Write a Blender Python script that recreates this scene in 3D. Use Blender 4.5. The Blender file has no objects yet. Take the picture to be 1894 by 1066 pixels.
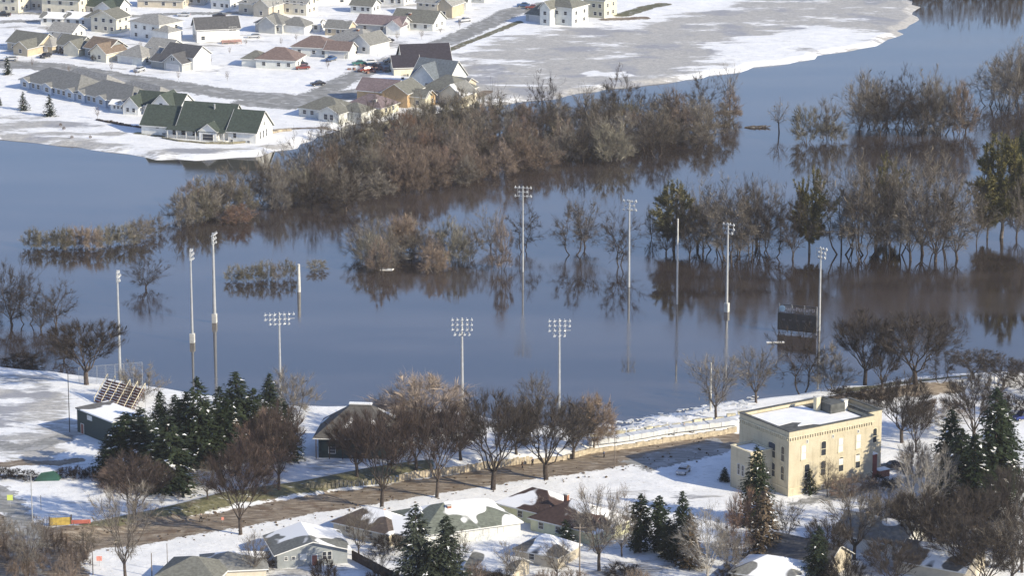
import bpy, math, random
import numpy as np
from mathutils import Vector, Matrix
R = math.radians
SC = bpy.context.scene
COL = SC.collection

# ------------------------------------------------------------------ camera, sky, sun, exposure
CAM_H = 212.0
F_PX = 6600.0
PITCH = math.atan(1693.0 / F_PX)
cam_data = bpy.data.cameras.new('camera')
cam = bpy.data.objects.new('camera', cam_data)
COL.objects.link(cam)
cam.location = (0, 0, CAM_H)
cam.rotation_euler = (math.pi / 2 - PITCH, 0, 0)
cam_data.sensor_width = 36.0
cam_data.lens = F_PX / 1894.0 * 36.0
cam_data.clip_start = 1.0
cam_data.clip_end = 20000.0
SC.camera = cam

SUN_EL, SUN_AZ = 27.0, 121.0           # azimuth clockwise from +Y
world = bpy.data.worlds.new('World'); SC.world = world; world.use_nodes = True
wn = world.node_tree.nodes; wl = world.node_tree.links
sky = wn.new('ShaderNodeTexSky'); sky.sky_type = 'NISHITA'; sky.sun_disc = False
sky.sun_elevation = R(SUN_EL); sky.sun_rotation = R(SUN_AZ)
sky.air_density = 1.0; sky.dust_density = 0.2; sky.ozone_density = 3.0
bg = wn['Background']; bg.inputs['Strength'].default_value = 0.15
tint = wn.new('ShaderNodeMix'); tint.data_type = 'RGBA'; tint.blend_type = 'MULTIPLY'; tint.inputs[0].default_value = 1.0
tint.inputs[7].default_value = (1.07, 0.95, 0.99, 1.0)
wl.new(sky.outputs[0], tint.inputs[6]); wl.new(tint.outputs[2], bg.inputs['Color'])
sd = bpy.data.lights.new('sun', 'SUN'); sd.energy = 4.9; sd.angle = R(0.5); sd.color = (1.0, 0.895, 0.68)
sun = bpy.data.objects.new('sun', sd); COL.objects.link(sun)
_sd = Vector((math.sin(R(SUN_AZ)) * math.cos(R(SUN_EL)), math.cos(R(SUN_AZ)) * math.cos(R(SUN_EL)), math.sin(R(SUN_EL))))
sun.rotation_euler = _sd.to_track_quat('Z', 'Y').to_euler()
sun.location = (200, 400, 300)
SC.view_settings.view_transform = 'Standard'; SC.view_settings.look = 'None'
SC.view_settings.exposure = 0.50; SC.view_settings.gamma = 1.0
SC.render.engine = 'CYCLES'
SC.cycles.use_denoising = True
SC.cycles.volume_max_steps = 64; SC.cycles.max_bounces = 5; SC.cycles.diffuse_bounces = 2; SC.cycles.glossy_bounces = 3
SC.cycles.volume_bounces = 0; SC.cycles.transparent_max_bounces = 4

# ------------------------------------------------------------------ measuring the place
cP, sP = math.cos(PITCH), math.sin(PITCH)
def ray(px, py):
    x = (px - 947.0) / F_PX; y = (533.0 - py) / F_PX
    return x, cP + y * sP, -sP + y * cP
def G(px, py, z=0.0):
    dx, dy, dz = ray(px, py); t = (z - CAM_H) / dz
    return Vector((dx * t, dy * t, z))
def scale_at(Y):                      # photo pixels per metre across, at ground distance Y
    return F_PX / (Y * cP + CAM_H * sP)
def height_to(base, py):              # height that a thing standing at base needs to reach row py
    dx, dy, dz = ray(947, py)
    return CAM_H + base.y * dz / dy - base.z

# ------------------------------------------------------------------ meshes
def arr_mesh(name, verts, faces_list, mats, midx=None, smooth=False):
    """faces_list: list of int arrays (n,k)"""
    me = bpy.data.meshes.new(name)
    verts = np.asarray(verts, dtype=np.float32)
    me.vertices.add(len(verts)); me.vertices.foreach_set('co', verts.ravel())
    loops = np.concatenate([f.ravel() for f in faces_list]).astype(np.int32)
    tot = np.concatenate([np.full(len(f), f.shape[1], dtype=np.int32) for f in faces_list])
    st = np.concatenate([[0], np.cumsum(tot)[:-1]]).astype(np.int32)
    me.loops.add(len(loops)); me.loops.foreach_set('vertex_index', loops)
    me.polygons.add(len(tot)); me.polygons.foreach_set('loop_start', st); me.polygons.foreach_set('loop_total', tot)
    for m in mats: me.materials.append(m)
    if midx is not None: me.polygons.foreach_set('material_index', np.asarray(midx, dtype=np.int32))
    me.polygons.foreach_set('use_smooth', np.full(len(tot), smooth, dtype=bool))
    me.update(calc_edges=True)
    return me

class MB:
    def __init__(s): s.v = []; s.f = []; s.m = []; s.k = 0
    def mat(s, k): s.k = k; return s
    def add(s, vs, fs):
        o = len(s.v); s.v += [tuple(v) for v in vs]
        for f in fs: s.f.append([i + o for i in f]); s.m.append(s.k)
        return s
    def box(s, c, d, rz=0.0):
        x, y, z = d[0] / 2, d[1] / 2, d[2] / 2; ca, sa = math.cos(rz), math.sin(rz)
        vs = []
        for Z in (-z, z):
            for X, Y in ((-x, -y), (x, -y), (x, y), (-x, y)):
                vs.append((c[0] + X * ca - Y * sa, c[1] + X * sa + Y * ca, c[2] + Z))
        return s.add(vs, [(3, 2, 1, 0), (4, 5, 6, 7), (0, 1, 5, 4), (1, 2, 6, 5), (2, 3, 7, 6), (3, 0, 4, 7)])
    def slab(s, poly, t):
        """closed slab: poly of 3-D points, pushed down by t"""
        n = len(poly); vs = [tuple(p) for p in poly] + [(p[0], p[1], p[2] - t) for p in poly]
        fs = [tuple(range(n)), tuple(range(2 * n - 1, n - 1, -1))]
        for i in range(n):
            j = (i + 1) % n; fs.append((i, i + n, j + n, j))
        return s.add(vs, fs)
    def cone(s, a, b, ra, rb, n=8, caps=True):
        a = Vector(a); b = Vector(b); d = (b - a).normalized()
        u = d.orthogonal().normalized(); w = d.cross(u)
        vs = []
        for p, r in ((a, ra), (b, rb)):
            for i in range(n):
                t = 2 * math.pi * i / n; vs.append(p + u * (math.cos(t) * r) + w * (math.sin(t) * r))
        fs = [(i, (i + 1) % n, n + (i + 1) % n, n + i) for i in range(n)]
        if caps: fs += [tuple(range(n - 1, -1, -1)), tuple(range(n, 2 * n))]
        return s.add(vs, fs)
    def mesh(s, name, mats, smooth=False, bevel=0):
        me = bpy.data.meshes.new(name); me.from_pydata(s.v, [], s.f)
        if not isinstance(mats, (list, tuple)): mats = [mats]
        for m in mats: me.materials.append(m)
        me.polygons.foreach_set('material_index', s.m)
        if smooth: me.polygons.foreach_set('use_smooth', [True] * len(s.f))
        me.update(); return me
    def build(s, name, mats, parent=None, smooth=False):
        return link(name, s.mesh(name, mats, smooth), parent)

def link(name, me, parent=None, loc=None, rz=0.0, scale=None):
    o = bpy.data.objects.new(name, me); COL.objects.link(o)
    if parent is not None: o.parent = parent
    if loc is not None: o.location = loc
    if rz: o.rotation_euler = (0, 0, rz)
    if scale is not None: o.scale = scale
    return o
def tag(o, label, cat, group=None):
    o['label'] = label; o['category'] = cat
    if group: o['group'] = group
    return o
def thing(name, label, cat, loc, rz=0.0, group=None):
    return tag(link(name, None, None, loc, rz), label, cat, group)

# ------------------------------------------------------------------ materials
def newmat(name):
    m = bpy.data.materials.new(name); m.use_nodes = True
    nt = m.node_tree; return m, nt, nt.nodes['Principled BSDF']
def N(nt, typ, **kw):
    n = nt.nodes.new(typ)
    for k, v in kw.items():
        if k in ('operation', 'data_type', 'blend_type', 'attribute_name', 'attribute_type', 'noise_dimensions', 'interpolation_type', 'wave_type', 'bands_direction'):
            setattr(n, k, v)
        else: n.inputs[k].default_value = v
    return n
def c4(c): return (c[0], c[1], c[2], 1.0)
def noise_of(nt, coord, scale, detail=3.0, rough=0.55, mapscale=None, rot=0.0):
    if mapscale is not None:
        mp = nt.nodes.new('ShaderNodeMapping'); mp.inputs['Scale'].default_value = mapscale
        mp.inputs['Rotation'].default_value = (0, 0, rot)
        nt.links.new(coord, mp.inputs['Vector']); coord = mp.outputs[0]
    n = nt.nodes.new('ShaderNodeTexNoise'); n.inputs['Scale'].default_value = scale
    n.inputs['Detail'].default_value = detail; n.inputs['Roughness'].default_value = rough
    nt.links.new(coord, n.inputs['Vector']); return n.outputs['Fac']
def mathn(nt, op, a, b=None, clamp=False):
    n = nt.nodes.new('ShaderNodeMath'); n.operation = op; n.use_clamp = clamp
    for i, v in enumerate((a, b)):
        if v is None: continue
        if isinstance(v, (int, float)): n.inputs[i].default_value = v
        else: nt.links.new(v, n.inputs[i])
    return n.outputs[0]
def step(nt, val, lo, hi, o0=0.0, o1=1.0):
    n = nt.nodes.new('ShaderNodeMapRange'); n.interpolation_type = 'SMOOTHSTEP'
    n.inputs['From Min'].default_value = lo; n.inputs['From Max'].default_value = hi
    n.inputs['To Min'].default_value = o0; n.inputs['To Max'].default_value = o1
    nt.links.new(val, n.inputs['Value']); return n.outputs['Result']
def mix(nt, fac, a, b, blend='MIX'):
    n = nt.nodes.new('ShaderNodeMix'); n.data_type = 'RGBA'; n.blend_type = blend
    if isinstance(fac, (int, float)): n.inputs[0].default_value = fac
    else: nt.links.new(fac, n.inputs[0])
    for i, v in ((6, a), (7, b)):
        if isinstance(v, tuple): n.inputs[i].default_value = v if len(v) == 4 else c4(v)
        else: nt.links.new(v, n.inputs[i])
    return n.outputs[2]
def plain(name, col, rough=0.8, var=0.25, scale=0.6, metal=0.0, rnd=0.0):
    m, nt, b = newmat(name)
    tc = nt.nodes.new('ShaderNodeTexCoord')
    n = noise_of(nt, tc.outputs['Object'], scale, 4.0)
    dark = tuple(c * (1 - var) for c in col); lite = tuple(min(1, c * (1 + var)) for c in col)
    out = mix(nt, step(nt, n, 0.3, 0.7), dark, lite)
    if rnd:
        oi = nt.nodes.new('ShaderNodeObjectInfo')
        v = step(nt, oi.outputs['Random'], 0, 1, 1 - rnd, 1 + rnd)
        hs = nt.nodes.new('ShaderNodeHueSaturation'); nt.links.new(out, hs.inputs['Color']); nt.links.new(v, hs.inputs['Value'])
        out = hs.outputs[0]
    nt.links.new(out, b.inputs['Base Color'])
    b.inputs['Roughness'].default_value = rough; b.inputs['Metallic'].default_value = metal
    if rough > 0.6: b.inputs['Specular IOR Level'].default_value = 0.2
    return m
SNOW = (0.83, 0.83, 0.83)
def roofmat(name, col, snow=0.0, scale=0.13, stripes=True):
    m, nt, b = newmat(name)
    tc = nt.nodes.new('ShaderNodeTexCoord')
    n = noise_of(nt, tc.outputs['Object'], 1.6, 4.0)
    base = mix(nt, step(nt, n, 0.3, 0.7), tuple(c * 0.78 for c in col), tuple(c * 1.2 for c in col))
    # shingle courses
    w = nt.nodes.new('ShaderNodeTexWave'); w.wave_type = 'BANDS'; w.bands_direction = 'Z'
    w.inputs['Scale'].default_value = 1.6; w.inputs['Distortion'].default_value = 1.0
    nt.links.new(tc.outputs['Object'], w.inputs['Vector'])
    base = mix(nt, step(nt, w.outputs['Fac'], 0, 1, 0.0, 0.18), base, tuple(c * 0.6 for c in col))
    if snow > 0:
        s = noise_of(nt, tc.outputs['Object'], scale, 2.0, 0.42)
        t = 0.5 + (0.5 - snow) * 0.36
        base = mix(nt, step(nt, s, t - 0.012, t + 0.012), base, c4(SNOW))
    nt.links.new(base, b.inputs['Base Color']); b.inputs['Roughness'].default_value = 0.85
    b.inputs['Specular IOR Level'].default_value = 0.2
    return m
def sidingmat(name, col, var=0.12):
    m, nt, b = newmat(name)
    tc = nt.nodes.new('ShaderNodeTexCoord')
    n = noise_of(nt, tc.outputs['Object'], 0.8, 4.0)
    base = mix(nt, step(nt, n, 0.3, 0.7), tuple(c * (1 - var) for c in col), tuple(min(.95, c * (1 + var * .5)) for c in col))
    w = nt.nodes.new('ShaderNodeTexWave'); w.wave_type = 'BANDS'; w.bands_direction = 'Z'
    w.inputs['Scale'].default_value = 1.2; w.inputs['Distortion'].default_value = 0.0
    nt.links.new(tc.outputs['Object'], w.inputs['Vector'])
    base = mix(nt, step(nt, w.outputs['Fac'], 0, 0.25, 0.25, 0.0), base, tuple(c * 0.6 for c in col))
    nt.links.new(base, b.inputs['Base Color']); b.inputs['Roughness'].default_value = 0.7
    return m
M = {}
M['snow'] = plain('snow', SNOW, 0.6, 0.06, 0.5)
M['white'] = plain('white_trim', (0.66, 0.655, 0.63), 0.6, 0.06)
M['glass'] = plain('window_glass', (0.035, 0.04, 0.05), 0.12, 0.2)
M['blind'] = plain('window_blind', (0.62, 0.62, 0.60), 0.6, 0.1)
M['door'] = plain('door_paint', (0.20, 0.07, 0.05), 0.5, 0.1)
M['garage'] = plain('garage_door_paint', (0.55, 0.55, 0.56), 0.5, 0.06)
M['brick'] = plain('chimney_brick', (0.28, 0.13, 0.09), 0.9, 0.3, 3)
M['galv'] = plain('galvanised_steel', (0.42, 0.43, 0.44), 0.45, 0.1, 1.0, 0.35)
M['concrete'] = plain('concrete', (0.50, 0.49, 0.46), 0.85, 0.15, 1.0)
M['lens'] = plain('lamp_lens', (0.62, 0.64, 0.66), 0.2, 0.04)
M['lamp_body'] = plain('lamp_housing', (0.45, 0.46, 0.47), 0.4, 0.05)
M['black'] = plain('black_paint', (0.015, 0.015, 0.018), 0.5, 0.3)
M['darkwood'] = plain('dark_wood', (0.07, 0.05, 0.04), 0.85, 0.3, 2)
M['pinewood'] = plain('raw_plywood', (0.55, 0.36, 0.17), 0.85, 0.15, 1.5)
M['yellowbrick'] = None
M['bark'] = plain('bark', (0.16, 0.135, 0.115), 0.95, 0.35, 2.5, rnd=0.25)
M['barkdark'] = plain('dark_bark', (0.065, 0.052, 0.045), 0.95, 0.35, 2.5, rnd=0.2)
M['barkpale'] = plain('pale_bark', (0.34, 0.31, 0.27), 0.95, 0.3, 2.5, rnd=0.15)
# ------------------------------------------------------------------ signed distances (vectorised)
def pix_poly(pts, z=0.0): return np.array([G(x, y, z)[:2] for x, y in pts])
def sd_poly(X, Y, P):
    """positive inside"""
    d = np.full(X.shape, 1e18); ins = np.zeros(X.shape, bool); n = len(P)
    for i in range(n):
        ax, ay = P[i]; bx, by = P[(i + 1) % n]; ex, ey = bx - ax, by - ay
        wx, wy = X - ax, Y - ay
        t = np.clip((wx * ex + wy * ey) / (ex * ex + ey * ey + 1e-9), 0, 1)
        d = np.minimum(d, (wx - ex * t) ** 2 + (wy - ey * t) ** 2)
        c = ((ay > Y) != (by > Y)) & (X < (bx - ax) * (Y - ay) / (by - ay + 1e-12) + ax)
        ins ^= c
    d = np.sqrt(d); return np.where(ins, d, -d)
def d_line(X, Y, P):
    d = np.full(X.shape, 1e18)
    for i in range(len(P) - 1):
        ax, ay = P[i]; bx, by = P[i + 1]; ex, ey = bx - ax, by - ay
        wx, wy = X - ax, Y - ay
        t = np.clip((wx * ex + wy * ey) / (ex * ex + ey * ey + 1e-9), 0, 1)
        d = np.minimum(d, (wx - ex * t) ** 2 + (wy - ey * t) ** 2)
    return np.sqrt(d)

south = pix_poly([(-60, 680), (60, 682), (130, 690), (210, 700), (260, 712), (400, 735), (560, 752), (700, 752), (860, 765),
                  (1000, 790), (1080, 800), (1170, 782), (1300, 752), (1420, 738), (1560, 716), (1700, 700), (1800, 690), (1950, 688)])
def ragged(L, seed, amp):
    rg = np.random.RandomState(seed); out = []
    for i in range(len(L) - 1):
        a, c = L[i], L[i + 1]; n = max(2, int(np.hypot(*(c - a)) / 5.0)); nv = np.array([-(c - a)[1], (c - a)[0]]); nv = nv / (np.hypot(*nv) + 1e-9)
        for k in range(n): out.append(a + (c - a) * k / n + nv * rg.uniform(-amp, amp))
    out.append(L[-1]); return np.array(out)
south = ragged(south, 1, 1.6)
SOUTH = np.concatenate([[[-6000, south[0][1]]], south, [[6000, south[-1][1]], [6000, -3000], [-6000, -3000]]])
north = pix_poly([(-40, 252), (0, 258), (50, 262), (110, 268), (200, 280), (290, 294), (400, 296), (480, 290), (540, 274), (585, 252),
                  (640, 232), (760, 215), (860, 200), (1000, 186), (1130, 166), (1200, 157), (1300, 145), (1400, 125), (1500, 108), (1600, 90),
                  (1655, 68), (1695, 36), (1692, 8), (1665, -8), (1640, -26), (1680, -32), (1894, -25), (2100, -22)])
north = ragged(north, 2, 2.0)
NORTH = np.concatenate([[[-6000, north[0][1]]], north, [[6000, north[-1][1]], [6000, 9000], [-6000, 9000]]])
LEVEE = pix_poly([(120, 990), (300, 957), (420, 925), (560, 905), (690, 880), (770, 868), (1000, 840), (1090, 826), (1330, 792), (1450, 765),
                  (1600, 735), (1760, 713), (1900, 700)], 1.0)
def ground_h(X, Y):
    X = np.asarray(X, dtype=float); Y = np.asarray(Y, dtype=float)
    s = np.maximum(sd_poly(X, Y, SOUTH), sd_poly(X, Y, NORTH))
    z = np.where(s > 0, np.clip(s * 0.30, 0, 1.0), np.clip(s * 0.25, -2.5, 0))
    d = d_line(X, Y, LEVEE)
    z = z + 1.3 * np.clip(1 - (d - 1.0) / 4.0, 0, 1) * np.clip(s / 3.0, 0, 1)
    return z
def P(px, py):                     # the point of the ground (or the water) seen at a photo pixel
    z = 0.8
    for _ in range(5):
        g = G(px, py, z); z = max(0.0, float(ground_h(g.x, g.y)))
    return Vector((g.x, g.y, z))

# ------------------------------------------------------------------ the ground, one sheet out to the horizon
def axis(lo, hi, st, far):
    a = [lo]; s = st
    while a[-1] > -far: s *= 1.35; a.append(a[-1] - s)
    b = list(np.arange(lo, hi, st)); c = [hi]; s = st
    while c[-1] < far: s *= 1.35; c.append(c[-1] + s)
    return np.array(a[::-1][:-1] + b + c)
xs = axis(-195, 195, 0.6, 6000); ys = axis(600, 1330, 1.1, 8000)
GX, GY = np.meshgrid(xs, ys)
GZ = ground_h(GX, GY)
rs = np.random.RandomState(3)
GZ = GZ + 0.10 * np.sin(GX * .21 + 1.3 * np.sin(GY * .05)) * np.sin(GY * .17 + np.sin(GX * .07)) * (GZ > 0.5)
nx, ny = len(xs), len(ys)
idx = np.arange(nx * ny).reshape(ny, nx)
quads = np.stack([idx[:-1, :-1], idx[:-1, 1:], idx[1:, 1:], idx[1:, :-1]], -1).reshape(-1, 4)

def strip(pts, w, z=1.0):          # 0.5 at the edge, rises inside
    d = d_line(GX, GY, pix_poly(pts, z)); return np.clip(0.5 + (w / 2 - d) / 8.0, 0, 1)
def area(pts, z=1.0, soft=8.0):
    return np.clip(0.5 + sd_poly(GX, GY, pix_poly(pts, z)) / soft, 0, 1)
mx = np.maximum.reduce
road = mx([strip([(1010, 8), (945, 22), (900, 45), (830, 75), (760, 98), (700, 122), (640, 148), (575, 180), (500, 186)], 9),
           strip([(660, 172), (560, 184), (440, 176), (330, 160), (200, 140), (100, 124), (-30, 116)], 13),
           strip([(-40, 42), (120, 36), (300, 26), (520, 22)], 5), strip([(-40, 22), (60, 24), (160, 32)], 4),
           strip([(560, 186), (640, 175)], 14), strip([(455, 190), (560, 198), (600, 205)], 9),
           strip([(-30, 900), (10, 925), (40, 965), (60, 1010), (40, 1090)], 6),
           strip([(700, 130), (745, 122), (800, 112)], 9),
           area([(1165, 850), (1330, 812), (1345, 838), (1200, 872), (1150, 856)]),
           strip([(1470, 932), (1600, 908), (1700, 880)], 3.0),
           strip([(-40, 820), (60, 830), (120, 810)], 5)])
dirt = mx([strip([(100, 1008), (220, 997), (330, 978), (450, 958), (600, 930), (800, 900), (1000, 869), (1180, 843), (1345, 815)], 10.5),
           area([(-40, 940), (40, 960), (120, 985), (200, 1000), (150, 1040), (180, 1090), (-40, 1090)]),
           strip([(-30, 862), (40, 856), (110, 858), (140, 852)], 3.5),
           strip([(460, 252), (500, 240), (540, 238), (620, 236)], 2.2), strip([(745, 196), (850, 190), (900, 170)], 4),
           strip([(1120, 36), (1190, 33)], 5),
           strip([(1500, 750), (1600, 738), (1760, 722)], 5)])
green = mx([strip([(140, 996), (230, 978), (320, 956), (420, 928), (560, 908), (690, 882), (775, 868)], 6.5),
            strip([(1560, 724), (1700, 708), (1790, 700)], 4.5),
            strip([(800, 105), (880, 72), (960, 40)], 3.0),
            strip([(255, 246), (300, 252)], 2.5), strip([(1150, 28), (1200, 12), (1225, 8)], 6)])
# slush: 0..1 share of grey, wet ice, plus painted tree-shade speckle in the park
sl = np.zeros_like(GX)
def blob(pts, val, soft=20.0, z=0.5, put=False):
    global sl
    d = sd_poly(GX, GY, pix_poly(pts, z)); k = np.clip(0.5 + d / soft, 0, 1)
    sl = sl * (1 - k) + val * k if put else np.maximum(sl, val * k)
blob([(-60, 200), (60, 214), (160, 228), (250, 243), (215, 262), (260, 272), (400, 276), (540, 262), (560, 275), (300, 300), (-60, 268)], .56, 8)
blob([(830, 95), (960, 55), (1150, 45), (1300, 15), (1420, -20), (1760, -20), (1760, 40), (1680, 105), (1400, 160), (1130, 200), (880, 215), (780, 215)], .68, 20)
blob([(930, 180), (1000, 125), (1150, 100), (1330, 50), (1480, 10), (1640, -10), (1600, 25), (1450, 45), (1360, 70), (1330, 120), (1240, 150), (1080, 175)], .84, 26)
blob([(1345, 85), (1420, 60), (1520, 55), (1620, 62), (1640, 78), (1560, 100), (1400, 132), (1290, 145), (1270, 135), (1330, 112)], .36, 14, put=True)
blob([(1120, 140), (1155, 134), (1160, 142), (1125, 148)], .2, 6, put=True); blob([(1075, 138), (1100, 134), (1115, 141), (1085, 145)], .2, 6, put=True)
blob([(830, 110), (900, 100), (1010, 130), (940, 190), (860, 190)], .6, 20)
blob([(1520, -20), (1700, -20), (1740, 40), (1690, 70), (1640, 66), (1600, 40)], .70, 20)
blob([(-60, 690), (120, 690), (150, 760), (200, 800), (90, 870), (-60, 870)], .62, 12)
blob([(20, 822), (90, 812), (120, 840), (80, 860), (30, 858)], .85, 5)
blob([(280, 700), (560, 740), (600, 800), (560, 870), (300, 870)], .42, 15)  # park: slush share also imitates speckled tree shade
blob([(560, 840), (780, 830), (1000, 800), (1080, 800), (1010, 850), (700, 890), (520, 905)], .49, 10)  # park behind the street trees: speckle stands in for their fine shadows too
blob([(250, 900), (420, 880), (520, 890), (420, 925), (300, 950), (200, 960)], .50, 10)
blob([(1080, 815), (1240, 775), (1400, 745), (1450, 740), (1380, 770), (1200, 805)], .5, 6)
blob([(1640, 730), (1950, 690), (1950, 900), (1650, 800)], .40, 20)
blob([(-60, 40), (300, 30), (560, 60), (560, 140), (300, 150), (-60, 120)], .41, 20)
blob([(560, 0), (950, 0), (880, 70), (700, 120), (560, 100)], .41, 20)
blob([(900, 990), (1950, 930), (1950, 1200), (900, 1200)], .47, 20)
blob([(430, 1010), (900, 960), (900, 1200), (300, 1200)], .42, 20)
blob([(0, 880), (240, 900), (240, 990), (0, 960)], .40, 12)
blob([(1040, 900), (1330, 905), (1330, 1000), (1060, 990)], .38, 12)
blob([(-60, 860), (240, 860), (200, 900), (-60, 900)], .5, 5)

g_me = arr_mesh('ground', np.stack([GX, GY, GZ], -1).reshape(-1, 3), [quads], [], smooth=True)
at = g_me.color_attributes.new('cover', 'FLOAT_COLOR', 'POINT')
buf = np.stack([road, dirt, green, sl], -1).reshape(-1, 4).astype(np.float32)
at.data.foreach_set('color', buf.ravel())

gm, nt, b = newmat('ground_cover')
ca = N(nt, 'ShaderNodeAttribute', attribute_name='cover')
sep = nt.nodes.new('ShaderNodeSeparateColor'); nt.links.new(ca.outputs['Color'], sep.inputs[0])
geo = nt.nodes.new('ShaderNodeNewGeometry'); pos = geo.outputs['Position']
n_big = noise_of(nt, pos, 0.05, 4, .55); n_mid = noise_of(nt, pos, 0.28, 5, .6); n_fine = noise_of(nt, pos, 1.3, 4, .65)
n_str = noise_of(nt, pos, 0.085, 6, .62, (0.5, 1.3, 1), R(-28))
n_str2 = noise_of(nt, pos, 0.9, 4, .6, (0.35, 1.6, 1), R(-20))
snowc = mix(nt, step(nt, n_mid, .3, .75), (0.71, 0.72, 0.735), (0.84, 0.84, 0.84))
snowc = mix(nt, step(nt, n_str2, .56, .66, 0, .28), snowc, (0.50, 0.49, 0.47))
snowc = mix(nt, step(nt, n_fine, .58, .70, 0, .5), snowc, (0.42, 0.39, 0.33))  # dirt and grass flecks, made denser to imitate fine tree shadows
# thin dirty streaks of slush and old grass
slush = mix(nt, step(nt, n_fine, .3, .7), (0.30, 0.295, 0.29), (0.43, 0.42, 0.40))
slush = mix(nt, step(nt, n_str2, .45, .7), slush, (0.50, 0.48, 0.45))
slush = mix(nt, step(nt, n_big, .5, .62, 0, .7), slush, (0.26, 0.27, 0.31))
slush = mix(nt, step(nt, n_str2, .62, .72, 0, .6), slush, (0.20, 0.18, 0.14))
pat = mathn(nt, 'ADD', mathn(nt, 'MULTIPLY', n_str, .74), mathn(nt, 'MULTIPLY', n_str2, .26))
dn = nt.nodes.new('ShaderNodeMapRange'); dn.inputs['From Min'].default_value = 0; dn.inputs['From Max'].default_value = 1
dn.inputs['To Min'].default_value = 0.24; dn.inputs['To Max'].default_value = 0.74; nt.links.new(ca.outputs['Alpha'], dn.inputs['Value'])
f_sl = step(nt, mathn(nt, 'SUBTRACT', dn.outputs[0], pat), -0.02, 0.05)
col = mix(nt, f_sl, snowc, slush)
def edged(ch, amp, w=.04):
    v = mathn(nt, 'ADD', ch, mathn(nt, 'MULTIPLY', mathn(nt, 'SUBTRACT', n_mid, .5), amp))
    v = mathn(nt, 'ADD', v, mathn(nt, 'MULTIPLY', mathn(nt, 'SUBTRACT', n_fine, .5), amp * .6))
    return step(nt, v, .5 - w, .5 + w)
grass = mix(nt, step(nt, n_fine, .35, .65), (0.085, 0.085, 0.045), (0.16, 0.15, 0.085))
grass = mix(nt, step(nt, n_mid, .55, .65, 0, .75), grass, (0.20, 0.15, 0.10))
grass = mix(nt, step(nt, n_str2, .60, .68), grass, (0.62, 0.62, 0.62))
col = mix(nt, edged(sep.outputs[2], .35), col, grass)
dcol = mix(nt, step(nt, n_str2, .3, .7), (0.13, 0.10, 0.072), (0.31, 0.26, 0.205))
dcol = mix(nt, step(nt, n_mid, .52, .66, 0, .7), dcol, (0.13, 0.085, 0.055))
dcol = mix(nt, step(nt, n_str2, .56, .66, 0, .6), dcol, (0.38, 0.345, 0.30))
dcol = mix(nt, step(nt, n_fine, .58, .68, 0, .7), dcol, (0.07, 0.06, 0.05))
dcol = mix(nt, step(nt, noise_of(nt, pos, 1.6, 2, .5, (0.12, 1.6, 1), R(-24)), .56, .62, 0, .45), dcol, (0.10, 0.08, 0.065))
col = mix(nt, edged(sep.outputs[1], .5), col, dcol)
rcol = mix(nt, step(nt, n_str2, .3, .7), (0.17, 0.17, 0.165), (0.30, 0.30, 0.29))
rcol = mix(nt, step(nt, n_mid, .52, .62, 0, .6), rcol, (0.42, 0.42, 0.43))
col = mix(nt, edged(sep.outputs[0], .95, .06), col, rcol)
nt.links.new(col, b.inputs['Base Color']); b.inputs['Roughness'].default_value = 0.75
b.inputs['Specular IOR Level'].default_value = 0.25
bp = nt.nodes.new('ShaderNodeBump'); bp.inputs['Strength'].default_value = 0.5; bp.inputs['Distance'].default_value = 0.35
nt.links.new(mathn(nt, 'ADD', n_mid, mathn(nt, 'MULTIPLY', n_fine, .5)), bp.inputs['Height']); nt.links.new(bp.outputs[0], b.inputs['Normal'])
g_me.materials.append(gm)
go = link('ground', g_me); go['kind'] = 'structure'

# ------------------------------------------------------------------ the flood water
wm_, nt, b = newmat('flood_water')
geo = nt.nodes.new('ShaderNodeNewGeometry'); pos = geo.outputs['Position']
wb = noise_of(nt, pos, 0.012, 6, .6, (.7, 2.6, 1)); wf = noise_of(nt, pos, 1.1, 4, .6, (1, 1.5, 1)); wm2 = noise_of(nt, pos, 0.10, 4, .6, (.6, 1.8, 1))
wc = mix(nt, step(nt, wb, .35, .65), (0.024, 0.018, 0.016), (0.056, 0.044, 0.039))
nt.links.new(wc, b.inputs['Base Color'])
b.inputs['IOR'].default_value = 1.8
nt.links.new(step(nt, wm2, .3, .75, 0.02, 0.07), b.inputs['Roughness'])
bp = nt.nodes.new('ShaderNodeBump'); bp.inputs['Distance'].default_value = 0.08
nt.links.new(step(nt, wb, .42, .64, 0.02, 0.30), bp.inputs['Strength'])
nt.links.new(wf, bp.inputs['Height']); nt.links.new(bp.outputs[0], b.inputs['Normal'])
w = MB(); w.add([(-6000, -3000, 0), (6000, -3000, 0), (6000, 9000, 0), (-6000, 9000, 0)], [(0, 1, 2, 3)])
wo = w.build('flood_water', wm_); wo['kind'] = 'structure'

# ------------------------------------------------------------------ the winter air
hz = bpy.data.materials.new('winter_air'); hz.use_nodes = True
hn = hz.node_tree; hn.nodes.clear()
ho = hn.nodes.new('ShaderNodeOutputMaterial'); pv = hn.nodes.new('ShaderNodeVolumePrincipled')
pv.inputs['Color'].default_value = (0.86, 0.86, 0.90, 1); pv.inputs['Density'].default_value = 0.00005; pv.inputs['Anisotropy'].default_value = 0.2
hn.links.new(pv.outputs[0], ho.inputs['Volume'])
hb = MB().box((0, 3000, 105.5), (12300, 12300, 219)).build('haze', hz); hb['kind'] = 'stuff'
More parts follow.
